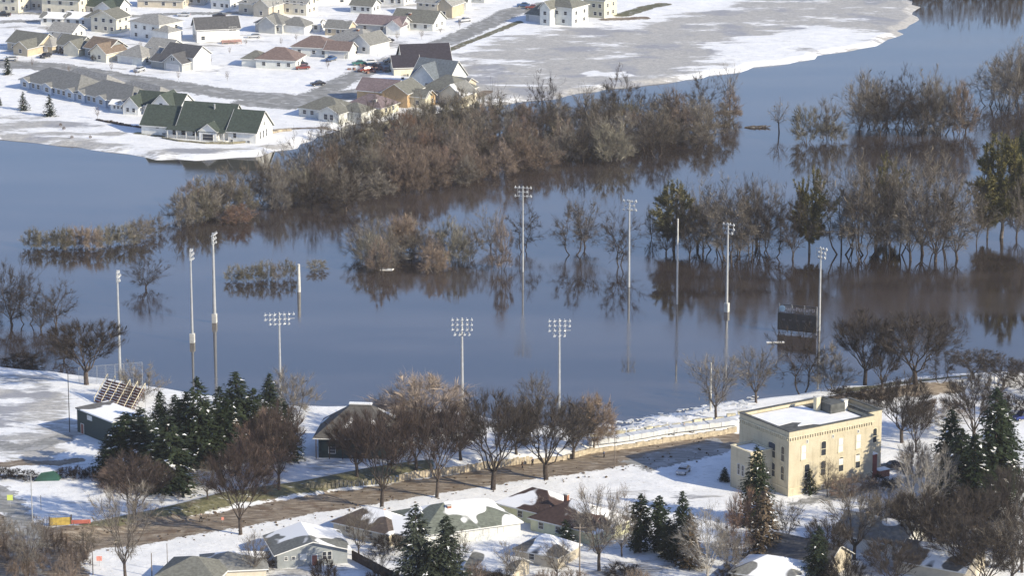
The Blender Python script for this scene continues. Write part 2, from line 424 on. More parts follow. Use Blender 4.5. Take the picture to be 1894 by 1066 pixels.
# ------------------------------------------------------------------ trees
def twigmat(name, a, bcol, rnd=0.3):
    m, nt, b = newmat(name)
    geo = nt.nodes.new('ShaderNodeTexCoord')
    n = noise_of(nt, geo.outputs['Object'], 0.5, 3.0)
    col = mix(nt, step(nt, n, .35, .65), a, bcol)
    oi = nt.nodes.new('ShaderNodeObjectInfo')
    hs = nt.nodes.new('ShaderNodeHueSaturation'); nt.links.new(col, hs.inputs['Color'])
    nt.links.new(step(nt, oi.outputs['Random'], 0, 1, 1 - rnd, 1 + rnd), hs.inputs['Value'])
    nt.links.new(step(nt, oi.outputs['Random'], 0, 1, 1.05, .8), hs.inputs['Saturation'])
    nt.links.new(hs.outputs[0], b.inputs['Base Color']); b.inputs['Roughness'].default_value = 0.9
    b.inputs['Specular IOR Level'].default_value = 0.1
    return m
TW = {
 'grey': twigmat('grey_twigs', (0.125, 0.108, 0.088), (0.20, 0.175, 0.145), .25),
 'dark': twigmat('dark_twigs', (0.038, 0.031, 0.026), (0.066, 0.054, 0.046), .25),
 'vdark': twigmat('blackish_twigs', (0.020, 0.016, 0.014), (0.040, 0.032, 0.027), .2),
 'tan': twigmat('tan_twigs', (0.225, 0.168, 0.125), (0.31, 0.24, 0.185), .12),
 'rust': twigmat('rusty_twigs', (0.18, 0.115, 0.085), (0.25, 0.165, 0.125), .15),
 'maroon': twigmat('maroon_twigs', (0.050, 0.036, 0.031), (0.083, 0.061, 0.053), .2),
 'brown': twigmat('brown_twigs', (0.155, 0.116, 0.090), (0.225, 0.172, 0.137), .2),
 'pale': twigmat('pale_twigs', (0.18, 0.165, 0.145), (0.26, 0.24, 0.215), .15),
 'olive': twigmat('olive_twigs', (0.14, 0.128, 0.092), (0.21, 0.19, 0.142), .2),
 'pine': twigmat('pine_needles', (0.085, 0.085, 0.042), (0.19, 0.168, 0.072), .1),
 'spruce': twigmat('spruce_needles', (0.012, 0.020, 0.012), (0.032, 0.046, 0.022), .2),
 'sprucelit': twigmat('blue_spruce_needles', (0.025, 0.034, 0.022), (0.055, 0.066, 0.045), .2),  # paler needles than the plain spruce
 'rustcedar': twigmat('browned_needles', (0.08, 0.055, 0.032), (0.13, 0.092, 0.055), .15),
}
PROF = {   # crown radius against height (0 bottom of crown, 1 top)
 'vase':  ([0, .12, .3, .5, .7, .85, .95, 1], [.16, .42, .74, .95, 1, .90, .62, .2]),
 'round': ([0, .1, .3, .5, .7, .9, 1], [.35, .7, .95, 1, .92, .6, .15]),
 'bush':  ([0, .1, .3, .5, .7, .9, 1], [.85, .97, 1, .95, .80, .5, .12]),
 'oval':  ([0, .15, .35, .6, .8, .95, 1], [.25, .6, .9, 1, .8, .45, .1]),
 'tall':  ([0, .1, .3, .55, .8, 1], [.4, .6, .85, 1, .75, .2]),
 'dome':  ([0, .15, .4, .65, .85, 1], [.55, .9, 1, .88, .6, .15]),
}
def cones(segs, n=4):
    """segs: array rows (ax,ay,az,bx,by,bz,ra,rb) -> verts, quads"""
    S = np.asarray(segs, dtype=float); A = S[:, :3]; B = S[:, 3:6]; ra = S[:, 6]; rb = S[:, 7]
    d = B - A; d /= np.linalg.norm(d, axis=1, keepdims=True) + 1e-9
    h = np.where(np.abs(d[:, 2:3]) > .9, np.array([[1., 0, 0]]), np.array([[0, 0, 1.]]))
    u = np.cross(d, h); u /= np.linalg.norm(u, axis=1, keepdims=True) + 1e-9; w = np.cross(d, u)
    V = []
    for Pn, r in ((A, ra), (B, rb)):
        for i in range(n):
            t = 2 * math.pi * i / n
            V.append(Pn + u * (math.cos(t) * r)[:, None] + w * (math.sin(t) * r)[:, None])
    V = np.stack(V, 1); m = len(S); base = np.arange(m)[:, None] * 2 * n
    Q = [np.concatenate([base + i, base + (i + 1) % n, base + n + (i + 1) % n, base + n + i], 1) for i in range(n)]
    return V.reshape(-1, 3), np.concatenate(Q, 0)

def grow_tree(seed, H, Rr, tf, prof, nterm=300, m=16, tl=1.0, tw=.035, tr=.28, stems=1, up=.35, lean=.0, lumps=.22, inner=.45, twigup=.5, tmin=0.0):
    rg = np.random.RandomState(seed)
    zs, pr = PROF[prof]
    t = tmin + (1 - tmin) * rg.rand(nterm * 6); w = np.interp(t, zs, pr) ** 1.6
    t = t[rg.rand(len(t)) < w][:nterm]; n = len(t)
    ph = rg.rand(n) * 2 * math.pi
    lump = 1 + lumps * np.sin(ph * 3 + rg.rand() * 6 + t * 5) * .6 + lumps * np.sin(ph * 5 + rg.rand() * 6 - t * 7) * .5
    rad = Rr * np.interp(t, zs, pr) * lump * rg.rand(n) ** inner
    z0 = H * tf; hh = (H - z0) * (1 + lumps * .35 * np.sin(ph * 2 + rg.rand() * 6))
    pts = np.stack([rad * np.cos(ph) + lean * t * H, rad * np.sin(ph), z0 + t * hh], 1)
    trunk, limbs, anchors = [], [], []
    N0 = len(pts)
    def rr(k): return max(tw * .55, tr * (k / N0) ** .5)
    def grow(start, pp, depth):
        k = len(pp); c = pp.mean(0)
        if k <= 2 or depth > 9:
            for q in pp:
                limbs.append((*start, *q, rr(1), tw * .4)); anchors.append((start, q))
            return
        f = .42 if depth == 0 else .5
        v = c - start; end = start + v * f
        midp = start + v * f * .5 + rg.randn(3) * np.linalg.norm(v) * .04; midp[2] -= 0.0
        r0, r1 = rr(k), rr(k * .7)
        L = limbs if depth > 1 else trunk
        L.append((*start, *midp, r0, (r0 + r1) / 2)); L.append((*midp, *end, (r0 + r1) / 2, r1))
        if k < 14: anchors.append((midp, end))
        kk = 3 if k > 8 else 2
        sd_ = pp[rg.choice(k, kk, replace=False)]
        for _ in range(2):
            a = np.argmin(((pp[:, None] - sd_[None]) ** 2).sum(-1), 1)
            sd_ = np.array([pp[a == i].mean(0) if (a == i).any() else sd_[i] for i in range(kk)])
        for i in range(kk):
            q = pp[a == i]
            if len(q): grow(end, q, depth + 1)
    if stems == 1:
        top = np.array([rg.randn() * .1, rg.randn() * .1, max(z0 * .92, .5)])
        trunk.append((0, 0, -1.2, 0, 0, .25, tr * 1.5, tr * 1.12)); trunk.append((0, 0, .25, *(top * .6 + [0.05, 0, 0]), tr * 1.12, tr)); trunk.append((*(top * .6 + [0.05, 0, 0]), *top, tr, tr * .95))
        ang = np.arctan2(pts[:, 1], pts[:, 0]); ks = rg.randint(4, 7)
        off = rg.rand() * 6.28; a = (((ang + off) % 6.283) / 6.283 * ks).astype(int)
        for i in range(ks):
            q = pts[a == i]
            if len(q) > 2:
                for qq in (q[q[:, 2] < np.median(q[:, 2])], q[q[:, 2] >= np.median(q[:, 2])]):
                    if len(qq): grow(top - np.array([0, 0, rg.rand() * z0 * .2]), qq, 0)
    else:
        ang = np.arctan2(pts[:, 1], pts[:, 0]); a = ((ang + 3.1416) / 6.2833 * stems).astype(int)
        for i in range(stems):
            q = pts[a == i]
            if len(q) < 2: continue
            th = (i + .5) / stems * 6.2833 - 3.1416; b0 = np.array([math.cos(th), math.sin(th), 0]) * Rr * .18
            e = b0 * 1.5 + np.array([0, 0, max(.5, z0)])
            trunk.append((*(b0 * .12 - [0, 0, 1.2]), *e, tr * .8, tr * .6)); grow(e, q, 0)
    A = np.array([x[0] for x in anchors]); B = np.array([x[1] for x in anchors])
    k = len(A); rep = np.repeat(np.arange(k), m); u = rg.rand(len(rep)) ** .6
    base = A[rep] + (B - A)[rep] * u[:, None]
    ctr = np.array([0, 0, z0 + (H - z0) * .35])
    out = base - ctr; out /= np.linalg.norm(out, axis=1, keepdims=True) + 1e-6
    d = out * .7 + np.array([0, 0, twigup]) + rg.randn(len(rep), 3) * .55
    d /= np.linalg.norm(d, axis=1, keepdims=True)
    Ln = tl * (.5 + rg.rand(len(rep)))
    s = np.cross(d, rg.randn(len(rep), 3)); s /= np.linalg.norm(s, axis=1, keepdims=True) + 1e-9; s *= tw * .5
    mid_ = base + d * (Ln * .55)[:, None]; tip = base + (d + rg.randn(len(rep), 3) * .15) * Ln[:, None]
    V = np.stack([base - s, base + s, mid_ + s * .8, tip, mid_ - s * .8], 1).reshape(-1, 3)
    T = np.arange(len(rep))[:, None] * 5 + np.arange(5)[None]
    return trunk, limbs, V, T
def make_bare(key, seed, H, Rr, tf, prof, bark, twig, leaf=None, **kw):
    trunk, limbs, V, T = grow_tree(seed, H, Rr, tf, prof, **kw)
    tv, tq = cones(trunk, 7); tme = arr_mesh(key + '_trunk', tv, [tq], [M[bark]], smooth=True)
    lv, lq = cones(limbs, 3)
    Vv = np.concatenate([lv, V]); nl = len(lq)
    me = arr_mesh(key + '_crown', Vv, [lq, T + len(lv)], [M[bark], TW[twig]], [0] * nl + [1] * len(T))
    return (tme, me, H, Rr)

def make_spruce(key, seed, H, Rr, mat, snow=.06, droop=.28, bare=.04, per=9, pw=.9, clump=.55, whorls=None, cyl=0.0):
    pw = pw if pw != .9 else .62
    rg = np.random.RandomState(seed)
    wh = whorls or int(H * 2.8); V = []; mi = []
    zs = H * (bare + (1 - bare) * np.linspace(0, 1, wh) ** 0.95)
    lob = rg.rand(4) * 6
    for z in zs:
        t = (z / H - bare) / (1 - bare)
        r = Rr * ((1 - t) ** pw * (1 - cyl) + cyl * (1 - t ** 6)) * (0.8 + .2 * min(1, t * 8 + .25)) + .2
        nb = max(4, int(per * (0.4 + r / Rr)))
        for k in range(nb):
            a = rg.rand() * 6.283
            br = r * (0.62 + rg.rand() * .5) * (1 + .12 * math.sin(3 * a + lob[0] + z))
            nc = max(2, int(br / .30)); 
            for j in range(nc):
                f = (j + rg.rand()) / nc
                if f < .25 and r > .8: continue
                pr = br * f; pz = z - droop * br * f ** 1.3 + rg.randn() * .08 + .15 * f * f
                c = np.array([math.cos(a) * pr, math.sin(a) * pr, pz]) + rg.randn(3) * .10
                sz = clump * (0.75 + .6 * rg.rand()) * (1 - .45 * f) * (.55 + .45 * min(1, r))
                o = np.array([math.cos(a), math.sin(a), -.35]); sd2 = np.array([-math.sin(a), math.cos(a), 0])
                o = o + rg.randn(3) * .35; sd2 = sd2 + rg.randn(3) * .3
                V += [c - sd2 * sz * .45, c + sd2 * sz * .45, c + o * sz]
                sn = rg.rand() < (snow * 6 if math.sin(3 * a + z * 1.9 + lob[1]) + math.sin(5 * a - z * 1.1 + lob[2]) > 1.15 else snow * .25); mi.append(1 if sn else 0)
                V += [c - o * sz * .2 + [0, 0, .05], c + sd2 * sz * .35 - [0, 0, sz * .5], c - sd2 * sz * .35 - [0, 0, sz * .35]]; mi.append(0)
    V = np.array(V); T = np.arange(len(V)).reshape(-1, 3)
    me = arr_mesh(key + '_crown', V, [T], [TW[mat], M['snow']], mi)
    tv, tq = cones([(0, 0, -1, 0, 0, H * .6, .2 + H * .008, .1), (0, 0, H * .6, 0, 0, H * .98, .1, .02)], 7)
    return (arr_mesh(key + '_trunk', tv, [tq], [M['barkdark']], smooth=True), me, H, Rr)
def make_pine(key, seed, H, Rr, tf, prof, leafn=26, **kw):
    trunk, limbs, V, T = grow_tree(seed, H, Rr, tf, prof, m=leafn, tl=.7, tw=.12, tr=.3, nterm=210, twigup=.3, lumps=.45, inner=.4, **kw)
    tv, tq = cones(trunk, 7); tme = arr_mesh(key + '_trunk', tv, [tq], [M['bark']], smooth=True)
    lv, lq = cones(limbs, 3)
    me = arr_mesh(key + '_crown', np.concatenate([lv, V]), [lq, T + len(lv)], [M['bark'], TW['pine']], [0] * len(lq) + [1] * len(T))
    return (tme, me, H, Rr)

PROTO = {}
def reg(kind, fn, n, *a, **k):
    PROTO[kind] = [fn('%s_%d' % (kind, i), 100 * len(PROTO) + 7 * i + 1, *a, **k) for i in range(n)]
reg('elm', make_bare, 4, 16, 6.8, .22, 'vase', 'barkdark', 'dark', nterm=460, m=15, tl=1.35, tw=.025, tr=.36, twigup=.9, tmin=.36, inner=.36)
reg('elmrust', make_bare, 3, 15, 6.4, .22, 'vase', 'barkdark', 'maroon', nterm=460, m=18, tl=1.25, tw=.025, tr=.30, twigup=.9, tmin=.38, inner=.36)
reg('orange', make_bare, 2, 13, 7, .20, 'dome', 'bark', 'tan', nterm=440, m=22, tl=1.4, tw=.026, tr=.28)
reg('rustbush', make_bare, 2, 8, 5, .06, 'bush', 'bark', 'rust', nterm=280, m=20, tl=1.0, tw=.025, tr=.12, stems=5, lumps=.4)
reg('willow', make_bare, 5, 10, 4.8, .05, 'bush', 'barkdark', 'grey', nterm=220, m=16, tl=1.25, tw=.025, tr=.17, stems=4, twigup=.9, inner=.5, lumps=.5)
reg('willowbrown', make_bare, 4, 10, 4.8, .05, 'bush', 'barkdark', 'brown', nterm=220, m=18, tl=1.25, tw=.025, tr=.17, stems=4, twigup=.9, inner=.5, lumps=.5)
reg('willowtan', make_bare, 2, 8, 4.6, .04, 'bush', 'bark', 'tan', nterm=220, m=18, tl=1.1, tw=.024, tr=.12, stems=5, twigup=.9, lumps=.4)
reg('willowolive', make_bare, 3, 8, 4.6, .04, 'bush', 'bark', 'olive', nterm=220, m=18, tl=1.1, tw=.024, tr=.12, stems=5, twigup=.9, lumps=.4)
reg('cotton', make_bare, 3, 18, 6.8, .10, 'round', 'barkdark', 'grey', nterm=260, m=15, tl=1.35, tw=.025, tr=.26, lumps=.6, inner=.42, tmin=.06)
PROTO['cotton'] += [make_bare('cotton_s%d' % i, 900 + i, 18, 7.2, .09, 'round', 'barkdark', 'grey', nterm=260, m=15, tl=1.35, tw=.025, tr=.24, lumps=.6, inner=.42, stems=3, tmin=.06) for i in range(4)]
reg('cottondark', make_bare, 3, 16, 6.4, .09, 'round', 'barkdark', 'dark', nterm=250, m=15, tl=1.25, tw=.025, tr=.28, lumps=.6, inner=.42, tmin=.03)
PROTO['cottondark'] += [make_bare('cottondark_s%d' % i, 920 + i, 16, 6.8, .07, 'round', 'barkdark', 'dark', nterm=250, m=15, tl=1.25, tw=.025, tr=.26, lumps=.6, inner=.42, stems=2, tmin=.03) for i in range(3)]
reg('dead', make_bare, 2, 12, 3.6, .30, 'tall', 'barkdark', 'grey', nterm=70, m=6, tl=1.2, tw=.028, tr=.20, lumps=.5)
reg('pale', make_bare, 3, 12, 4.2, .18, 'oval', 'barkpale', 'pale', nterm=240, m=9, tl=1.0, tw=.022, tr=.2, lumps=.3)
reg('twiggy', make_bare, 3, 12, 5, .22, 'vase', 'barkdark', 'grey', nterm=260, m=12, tl=1.0, tw=.020, tr=.22, lumps=.3)
reg('sapling', make_bare, 2, 5, 1.6, .25, 'oval', 'bark', 'brown', nterm=60, m=7, tl=.6, tw=.018, tr=.05)
reg('brush', make_bare, 3, 4.5, 4.5, .05, 'bush', 'barkdark', 'vdark', nterm=280, m=16, tl=.8, tw=.024, tr=.08, stems=7)
reg('brushbrown', make_bare, 2, 3, 4, .05, 'bush', 'bark', 'brown', nterm=220, m=12, tl=.7, tw=.022, tr=.06, stems=7)
reg('pine', make_pine, 3, 16, 6.0, .16, 'round', leafn=95)
reg('spruce', make_spruce, 3, 14, 3.6, 'spruce', snow=.015, per=15)
reg('sprucesnow', make_spruce, 2, 14, 3.8, 'spruce', snow=.04, per=15)
reg('sprucegrey', make_spruce, 2, 15, 3.4, 'sprucelit', snow=.03, per=15)
reg('cedar', make_spruce, 2, 11, 1.9, 'spruce', snow=.01, droop=.0, cyl=.75, pw=.6, per=12)
reg('cedarbrown', make_spruce, 1, 12, 3.0, 'rustcedar', snow=.04, per=13)
reg('smallspruce', make_spruce, 2, 6, 2.0, 'spruce', snow=.05, clump=.45, per=12)

NAMES = {'elm': ('bare_tree', 'bare tree'), 'spruce': ('spruce_tree', 'spruce'), 'pine': ('pine_tree', 'pine'), 'cedar': ('cedar_tree', 'cedar')}
_cnt = {}
def kind_name(kind):
    if kind.startswith('spruce') or kind == 'smallspruce': return 'spruce_tree', 'spruce'
    if kind == 'pine': return 'pine_tree', 'pine'
    if kind.startswith('cedar'): return 'cedar_tree', 'cedar'
    if kind.startswith('brush') or kind == 'rustbush': return 'bare_shrub', 'shrub'
    if kind.startswith('willow'): return 'willow_tree', 'willow tree'
    return 'bare_tree', 'tree'
TR = random.Random(11)
def tree(kind, px, py, top, wpx, label, group=None, rz=None, base=None, name=None):
    """px,py foot, top = row of the crown's top, wpx = crown width, all as seen in the photo"""
    b_ = base if base is not None else P(px, py)
    H = max(1.0, height_to(b_, top)); s = scale_at(b_.y)
    ps = PROTO[kind]; i = _cnt.get(kind, 0); _cnt[kind] = i + 1
    tme, cme, H0, R0 = ps[i % len(ps)]
    sx = wpx / s / ((1.42 if 'spruce' in kind or 'cedar' in kind else 1.9) * R0); sz = H / (H0 * 1.03)
    if kind.startswith('elm'): sx *= 1.08
    nm, cat = kind_name(kind)
    e = thing(name or nm, label, cat, b_, TR.random() * 6.28 if rz is None else rz, group)
    e.scale = (sx, sx, sz)
    link('trunk', tme, e); link('crown', cme, e)
    return e
# ------------------------------------------------------------------ houses
RF = {}
def roof_m(key):
    if key in RF: return RF[key]
    c, s = ROOFC[key]; RF[key] = roofmat('shingles_' + key, c, s); return RF[key]
ROOFC = {'pressroof': ((0.14, 0.135, 0.13), .66), 'shelter': ((0.10, 0.095, 0.09), .33), 'grey': ((0.20, 0.20, 0.19), 0), 'greysnow': ((0.20, 0.20, 0.19), .35), 'lightgrey': ((0.29, 0.285, 0.27), 0), 'dark': ((0.10, 0.10, 0.105), 0),
         'darksnow': ((0.11, 0.11, 0.11), .6), 'green': ((0.062, 0.078, 0.066), 0), 'greengrey': ((0.165, 0.165, 0.145), 0), 'maroon': ((0.185, 0.14, 0.128), 0),
         'maroonsnow': ((0.070, 0.046, 0.041), .42), 'plum': ((0.045, 0.041, 0.052), 0), 'mauve': ((0.19, 0.15, 0.155), 0), 'slate': ((0.14, 0.16, 0.18), .12),
         'brown': ((0.20, 0.155, 0.12), 0), 'snowy': ((0.18, 0.18, 0.17), .78), 'snowgreen': ((0.16, 0.175, 0.145), .5), 'brownsnow': ((0.095, 0.075, 0.066), .5),
         'mid': ((0.16, 0.165, 0.155), .45), 'fullsnow': ((0.2, 0.2, 0.2), .97)}
WM = {}
WALLC = {'white': (0.76, 0.75, 0.71), 'cream': (0.72, 0.66, 0.52), 'beige': (0.55, 0.49, 0.39), 'grey': (0.42, 0.43, 0.43), 'pale': (0.64, 0.65, 0.62), 'tan': (0.50, 0.42, 0.30),
         'yellow': (0.60, 0.56, 0.42), 'lime': (0.60, 0.60, 0.40), 'plywood': (0.52, 0.36, 0.20), 'slate': (0.26, 0.28, 0.29), 'blue': (0.40, 0.46, 0.55), 'darkgreen': (0.018, 0.045, 0.045)}
def wall_m(key):
    if key not in WM: WM[key] = sidingmat('siding_' + key, WALLC[key])
    return WM[key]
_win = {}
def window_mesh(w, h, kind='dark', sill=True):
    k = (round(w, 2), round(h, 2), kind)
    if k in _win: return _win[k]
    m = MB(); t = .09
    m.mat(0)
    m.box((0, -.03, h / 2 + t / 2), (w + 2 * t, .10, t)); m.box((0, -.03, -h / 2 - t / 2), (w + 2 * t, .14, t))
    m.box((-w / 2 - t / 2, -.03, 0), (t, .10, h)); m.box((w / 2 + t / 2, -.03, 0), (t, .10, h)); m.box((0, -.02, 0), (w, .07, .05))
    m.mat(1).box((0, .0, 0), (w, .04, h))
    _win[k] = m.mesh('window', [M['white'], M['blind'] if kind == 'blind' else M['glass']]); return _win[k]
def garage_mesh(w, h=2.2):
    k = ('g', w)
    if k in _win: return _win[k]
    m = MB(); m.mat(0)
    for i in range(4): m.box((0, -.04, -h / 2 + h / 8 + i * h / 4), (w, .06, h / 4 - .05))
    m.mat(1).box((0, -.05, h / 2 + .06), (w + .3, .1, .12)); m.box((-w / 2 - .08, -.05, 0), (.14, .1, h)); m.box((w / 2 + .08, -.05, 0), (.14, .1, h))
    _win[k] = m.mesh('garage_door', [M['garage'], M['white']]); return _win[k]
def door_mesh():
    if 'd' in _win: return _win['d']
    m = MB(); m.mat(0).box((0, -.03, 0), (.95, .06, 2.05)); m.box((0.35, -.09, -.05), (.06, .06, .1))
    m.mat(1).box((0, -.04, 1.08), (1.15, .09, .1)); m.box((-.53, -.04, 0), (.1, .09, 2.05)); m.box((.53, -.04, 0), (.1, .09, 2.05))
    _win['d'] = m.mesh('door', [M['door'], M['white']]); return _win['d']
def block(root, cx, cy, L, W, ax, wh, rise, kind, wall, roof, ov=.45, z0=-0.8):
    """a wing: walls under a gable or hip roof, ridge along ax"""
    hx, hy = L / 2, W / 2
    if ax == 'y': hx, hy = W / 2, L / 2
    m = MB(); m.box((cx, cy, (wh + z0) / 2), (2 * hx, 2 * hy, wh - z0))
    r = MB(); f = MB()
    def pt(a, c, z):                   # a along the ridge, c across
        return (cx + a, cy + c, z) if ax == 'x' else (cx - c, cy + a, z)
    la, lc = L / 2, W / 2
    if kind == 'gable':
        for s in (-1, 1):
            tri = [pt(s * la, -lc, wh), pt(s * la, lc, wh), pt(s * la, 0, wh + rise)]
            tri2 = [pt(s * (la - .2), -lc, wh), pt(s * (la - .2), lc, wh), pt(s * (la - .2), 0, wh + rise)]
            m.add(tri + tri2, [(0, 1, 2), (5, 4, 3), (0, 3, 4, 1), (1, 4, 5, 2), (2, 5, 3, 0)])
        k = rise / lc; zl = wh - ov * k + .12; zr = wh + rise + .12
        for s in (-1, 1):
            q = [pt(-la - ov, s * (lc + ov), zl), pt(la + ov, s * (lc + ov), zl), pt(la + ov, 0, zr), pt(-la - ov, 0, zr)]
            if s > 0: q = q[::-1]
            r.slab(q, .16)
            for e in (-1, 1):          # barge boards along the gable edges
                a0 = e * (la + ov + .03); a1 = e * (la + ov + .12)
                f.slab([pt(a0, s * (lc + ov), zl - .02), pt(a1, s * (lc + ov), zl - .02), pt(a1, 0.0, zr - .02), pt(a0, 0.0, zr - .02)], .18)
            c0 = s * (lc + ov + .02); c1 = s * (lc + ov + .12)
            f.slab([pt(-la - ov, c0, zl - .03), pt(la + ov, c0, zl - .03), pt(la + ov, c1, zl - .03), pt(-la - ov, c1, zl - .03)], .2)
    elif kind == 'hip':
        k = rise / lc; zl = wh - ov * k + .12; zr = wh + rise + .12; hr = max(la - lc, .3)
        A, B_, C_, D = pt(-la - ov, -lc - ov, zl), pt(la + ov, -lc - ov, zl), pt(la + ov, lc + ov, zl), pt(-la - ov, lc + ov, zl)
        E, F_ = pt(-hr, 0, zr), pt(hr, 0, zr)
        lo = [(p[0], p[1], p[2] - .16) for p in (A, B_, C_, D)]
        r.add([A, B_, C_, D, E, F_] + lo, [(0, 1, 5, 4), (1, 2, 5), (2, 3, 4, 5), (3, 0, 4), (0, 6, 7, 1), (1, 7, 8, 2), (2, 8, 9, 3), (3, 9, 6, 0), (9, 8, 7, 6)])
        for (p, q) in ((A, B_), (B_, C_), (C_, D), (D, A)):
            p = Vector(p); q = Vector(q); mid = (p + q) / 2; d = q - p
            f.box((mid.x, mid.y, mid.z - .15), (d.length + .1, .10, .2), math.atan2(d.y, d.x))
    else:                              # flat
        r.box((cx, cy, wh + .08), (2 * hx + .5, 2 * hy + .5, .2)); f.box((cx, cy, wh - .06), (2 * hx + .44, 2 * hy + .44, .1))
    m.build('wall', wall_m(wall), root); r.build('roof', roof_m(roof), root); f.build('eave_trim', M['white'], root)
    return hx, hy
SIDES = {'f': (0, -1, 0.0), 'r': (1, 0, R(90)), 'b': (0, 1, R(180)), 'l': (-1, 0, R(-90))}
def on_wall(root, name, me, cx, cy, hx, hy, side, u, z, off=.0):
    nx_, ny_, rz = SIDES[side]
    tx, ty = -ny_, nx_
    x = cx + nx_ * (hx + off) + tx * u; y = cy + ny_ * (hy + off) + ty * u
    return link(name, me, root, (x, y, z), rz)
def windows(root, cx, cy, hx, hy, side, us, z, w=1.1, h=1.2, kind='dark'):
    for u in us: on_wall(root, 'window', window_mesh(w, h, kind), cx, cy, hx, hy, side, u, z)
def house(label, px, py, rot, blocks, wall, roof, z0=-.8, chimney=None, name='house', cat='house', group=None):
    """px,py: middle of the first wing's front wall foot in the photo; blocks: dicts"""
    loc = P(px, py); root = thing(name, label, cat, loc, R(rot), group)
    if py < 225: root.scale = (1.0, 1.0, .96)
    ht = []
    for bk in blocks:
        cx, cy = bk.get('at', (0, bk['W'] / 2 if bk.get('ax', 'x') == 'x' else bk['L'] / 2))
        hx, hy = block(root, cx, cy, bk['L'], bk['W'], bk.get('ax', 'x'), bk.get('h', 2.7), bk.get('rise', 2.2), bk.get('kind', 'gable'), bk.get('wall', wall), bk.get('roof', roof), bk.get('ov', .45), z0)
        ht.append((cx, cy, hx, hy))
        for w_ in bk.get('win', []):
            windows(root, cx, cy, hx, hy, *w_)
        for g_ in bk.get('garage', []):
            on_wall(root, 'garage_door', garage_mesh(g_[2]), cx, cy, hx, hy, g_[0], g_[1], 1.1)
        for d_ in bk.get('door', []):
            on_wall(root, 'door', door_mesh(), cx, cy, hx, hy, d_[0], d_[1], 1.03)
    if chimney:
        x, y, z, mk = chimney
        m = MB(); m.mat(0).box((x, y, z / 2 + .5), (.8, .7, z - 1)); m.mat(1).box((x, y, z + .06), (1.0, .9, .14)); m.build('chimney', [M[mk], M['concrete']], root)
    return root
W1 = lambda s, *us: (s, list(us), 1.5)
W2 = lambda s, *us: (s, list(us), 4.3)
WB = lambda s, *us: (s, list(us), 1.5, 1.3, 1.4, 'blind')
B = dict
def simple(label, px, py, rot, L, W, wall, roof, h=2.7, rise=2.3, kind='gable', ax='x', win=None, extra=None, chimney=None, **kw):
    if win is None:
        hl = (L if ax == 'x' else W) / 2; hw = (W if ax == 'x' else L) / 2
        win = [W1('f', -hl * .6, hl * .15, hl * .65), W1('r', -hw * .4, hw * .4), W1('l', -hw * .4, hw * .3)]
        if h > 4: win += [W2('f', -hl * .6, 0, hl * .6), W2('r', -hw * .45, hw * .45), W2('l', 0)]
    bl = [B(L=L, W=W, ax=ax, h=h, rise=rise, kind=kind, win=win)]
    if extra: bl += extra
    return house(label, px, py, rot, bl, wall, roof, chimney=chimney, **kw)

# --- the subdivision across the river, back row first
simple('cream gabled house cut by the top edge, far left corner of the photo', 8, 22, -22, 11, 8, 'cream', 'greengrey', 5.2, 2.4)
simple('grey walled house behind a wide cream house, near the top left', 60, 17, -20, 8, 8, 'grey', 'greengrey', 4.8, 2.4)
simple('wide cream two storey house with a blank right wall, near the top left', 112, 27, -20, 14, 9, 'cream', 'greengrey', 5.4, 2.2)
simple('white gabled house with a small green roof behind the tall beige house', 188, 27, -24, 13, 8, 'white', 'green', 2.9, 2.6, extra=[B(L=8, W=7, ax='y', at=(2.5, 1), h=2.9, rise=2.4)])
simple('low beige house with a dark roof along the top edge, left of the empty snowfield', 296, 14, -10, 16, 8, 'beige', 'greengrey', 3, 2.0, 'hip')
simple('small white house with a red roof at the top edge', 408, 17, -30, 8, 9, 'white', 'maroon', 4.6, 2.4)
simple('big grey shingled house with a dormer and steep roofs at the top edge', 474, 28, -28, 14, 10, 'beige', 'lightgrey', 4.2, 3.0, 'hip', extra=[B(L=10, W=6, ax='y', at=(3.5, 2.5), h=4.2, rise=2.4, win=[W1('f', 0)])])
simple('cream walled house with a pale grey roof beside the big shingled house', 545, 27, -24, 9, 8, 'cream', 'lightgrey', 4.4, 2.0)
simple('long low building with a red brown roof along the top edge', 622, 8, 6, 26, 9, 'white', 'maroon', 2.6, 2.6, 'hip')
simple('cream house with two white wings at the top edge, left of the tan gabled house', 722, 9, -20, 10, 8, 'white', 'grey', 3.8, 2.4)
simple('tan two storey gabled house with a projecting wing, below the top edge', 790, 30, -26, 8, 9, 'beige', 'lightgrey', 5.0, 2.6, extra=[B(L=9, W=6, ax='y', at=(6.2, 5), h=4.6, rise=2.4, wall='tan', win=[W1('f', 0)])])
simple('white house with a brown deck beside the tan gabled house', 842, 18, -12, 8, 7, 'white', 'greengrey', 3.2, 2.2)
# tall green roofed house by the river ice
house('tall pale green house with a round corner tower and green roof, beside the river ice', 1030, 45, -34, [
    B(L=12, W=10, h=6.6, rise=3.2, kind='hip', win=[W1('f', -4, -1.4, 2.6), W2('f', -4, 0, 3.4), W1('r', -2.6, 2.4), W2('r', -2.4, 2.6)]),
    B(L=8, W=7, at=(-8.5, 3.5), h=2.8, rise=3.2, kind='hip', garage=[('f', 0, 4.8)], wall='grey'),
    B(L=5, W=4, ax='y', at=(-2.5, -1), h=6.2, rise=2.2, win=[W1('f', 0), W2('f', 0)])], 'pale', 'greengrey')
simple('pale yellow two storey house beside the tall green roofed house', 1098, 32, -30, 8, 9, 'yellow', 'grey', 6.4, 2.4)
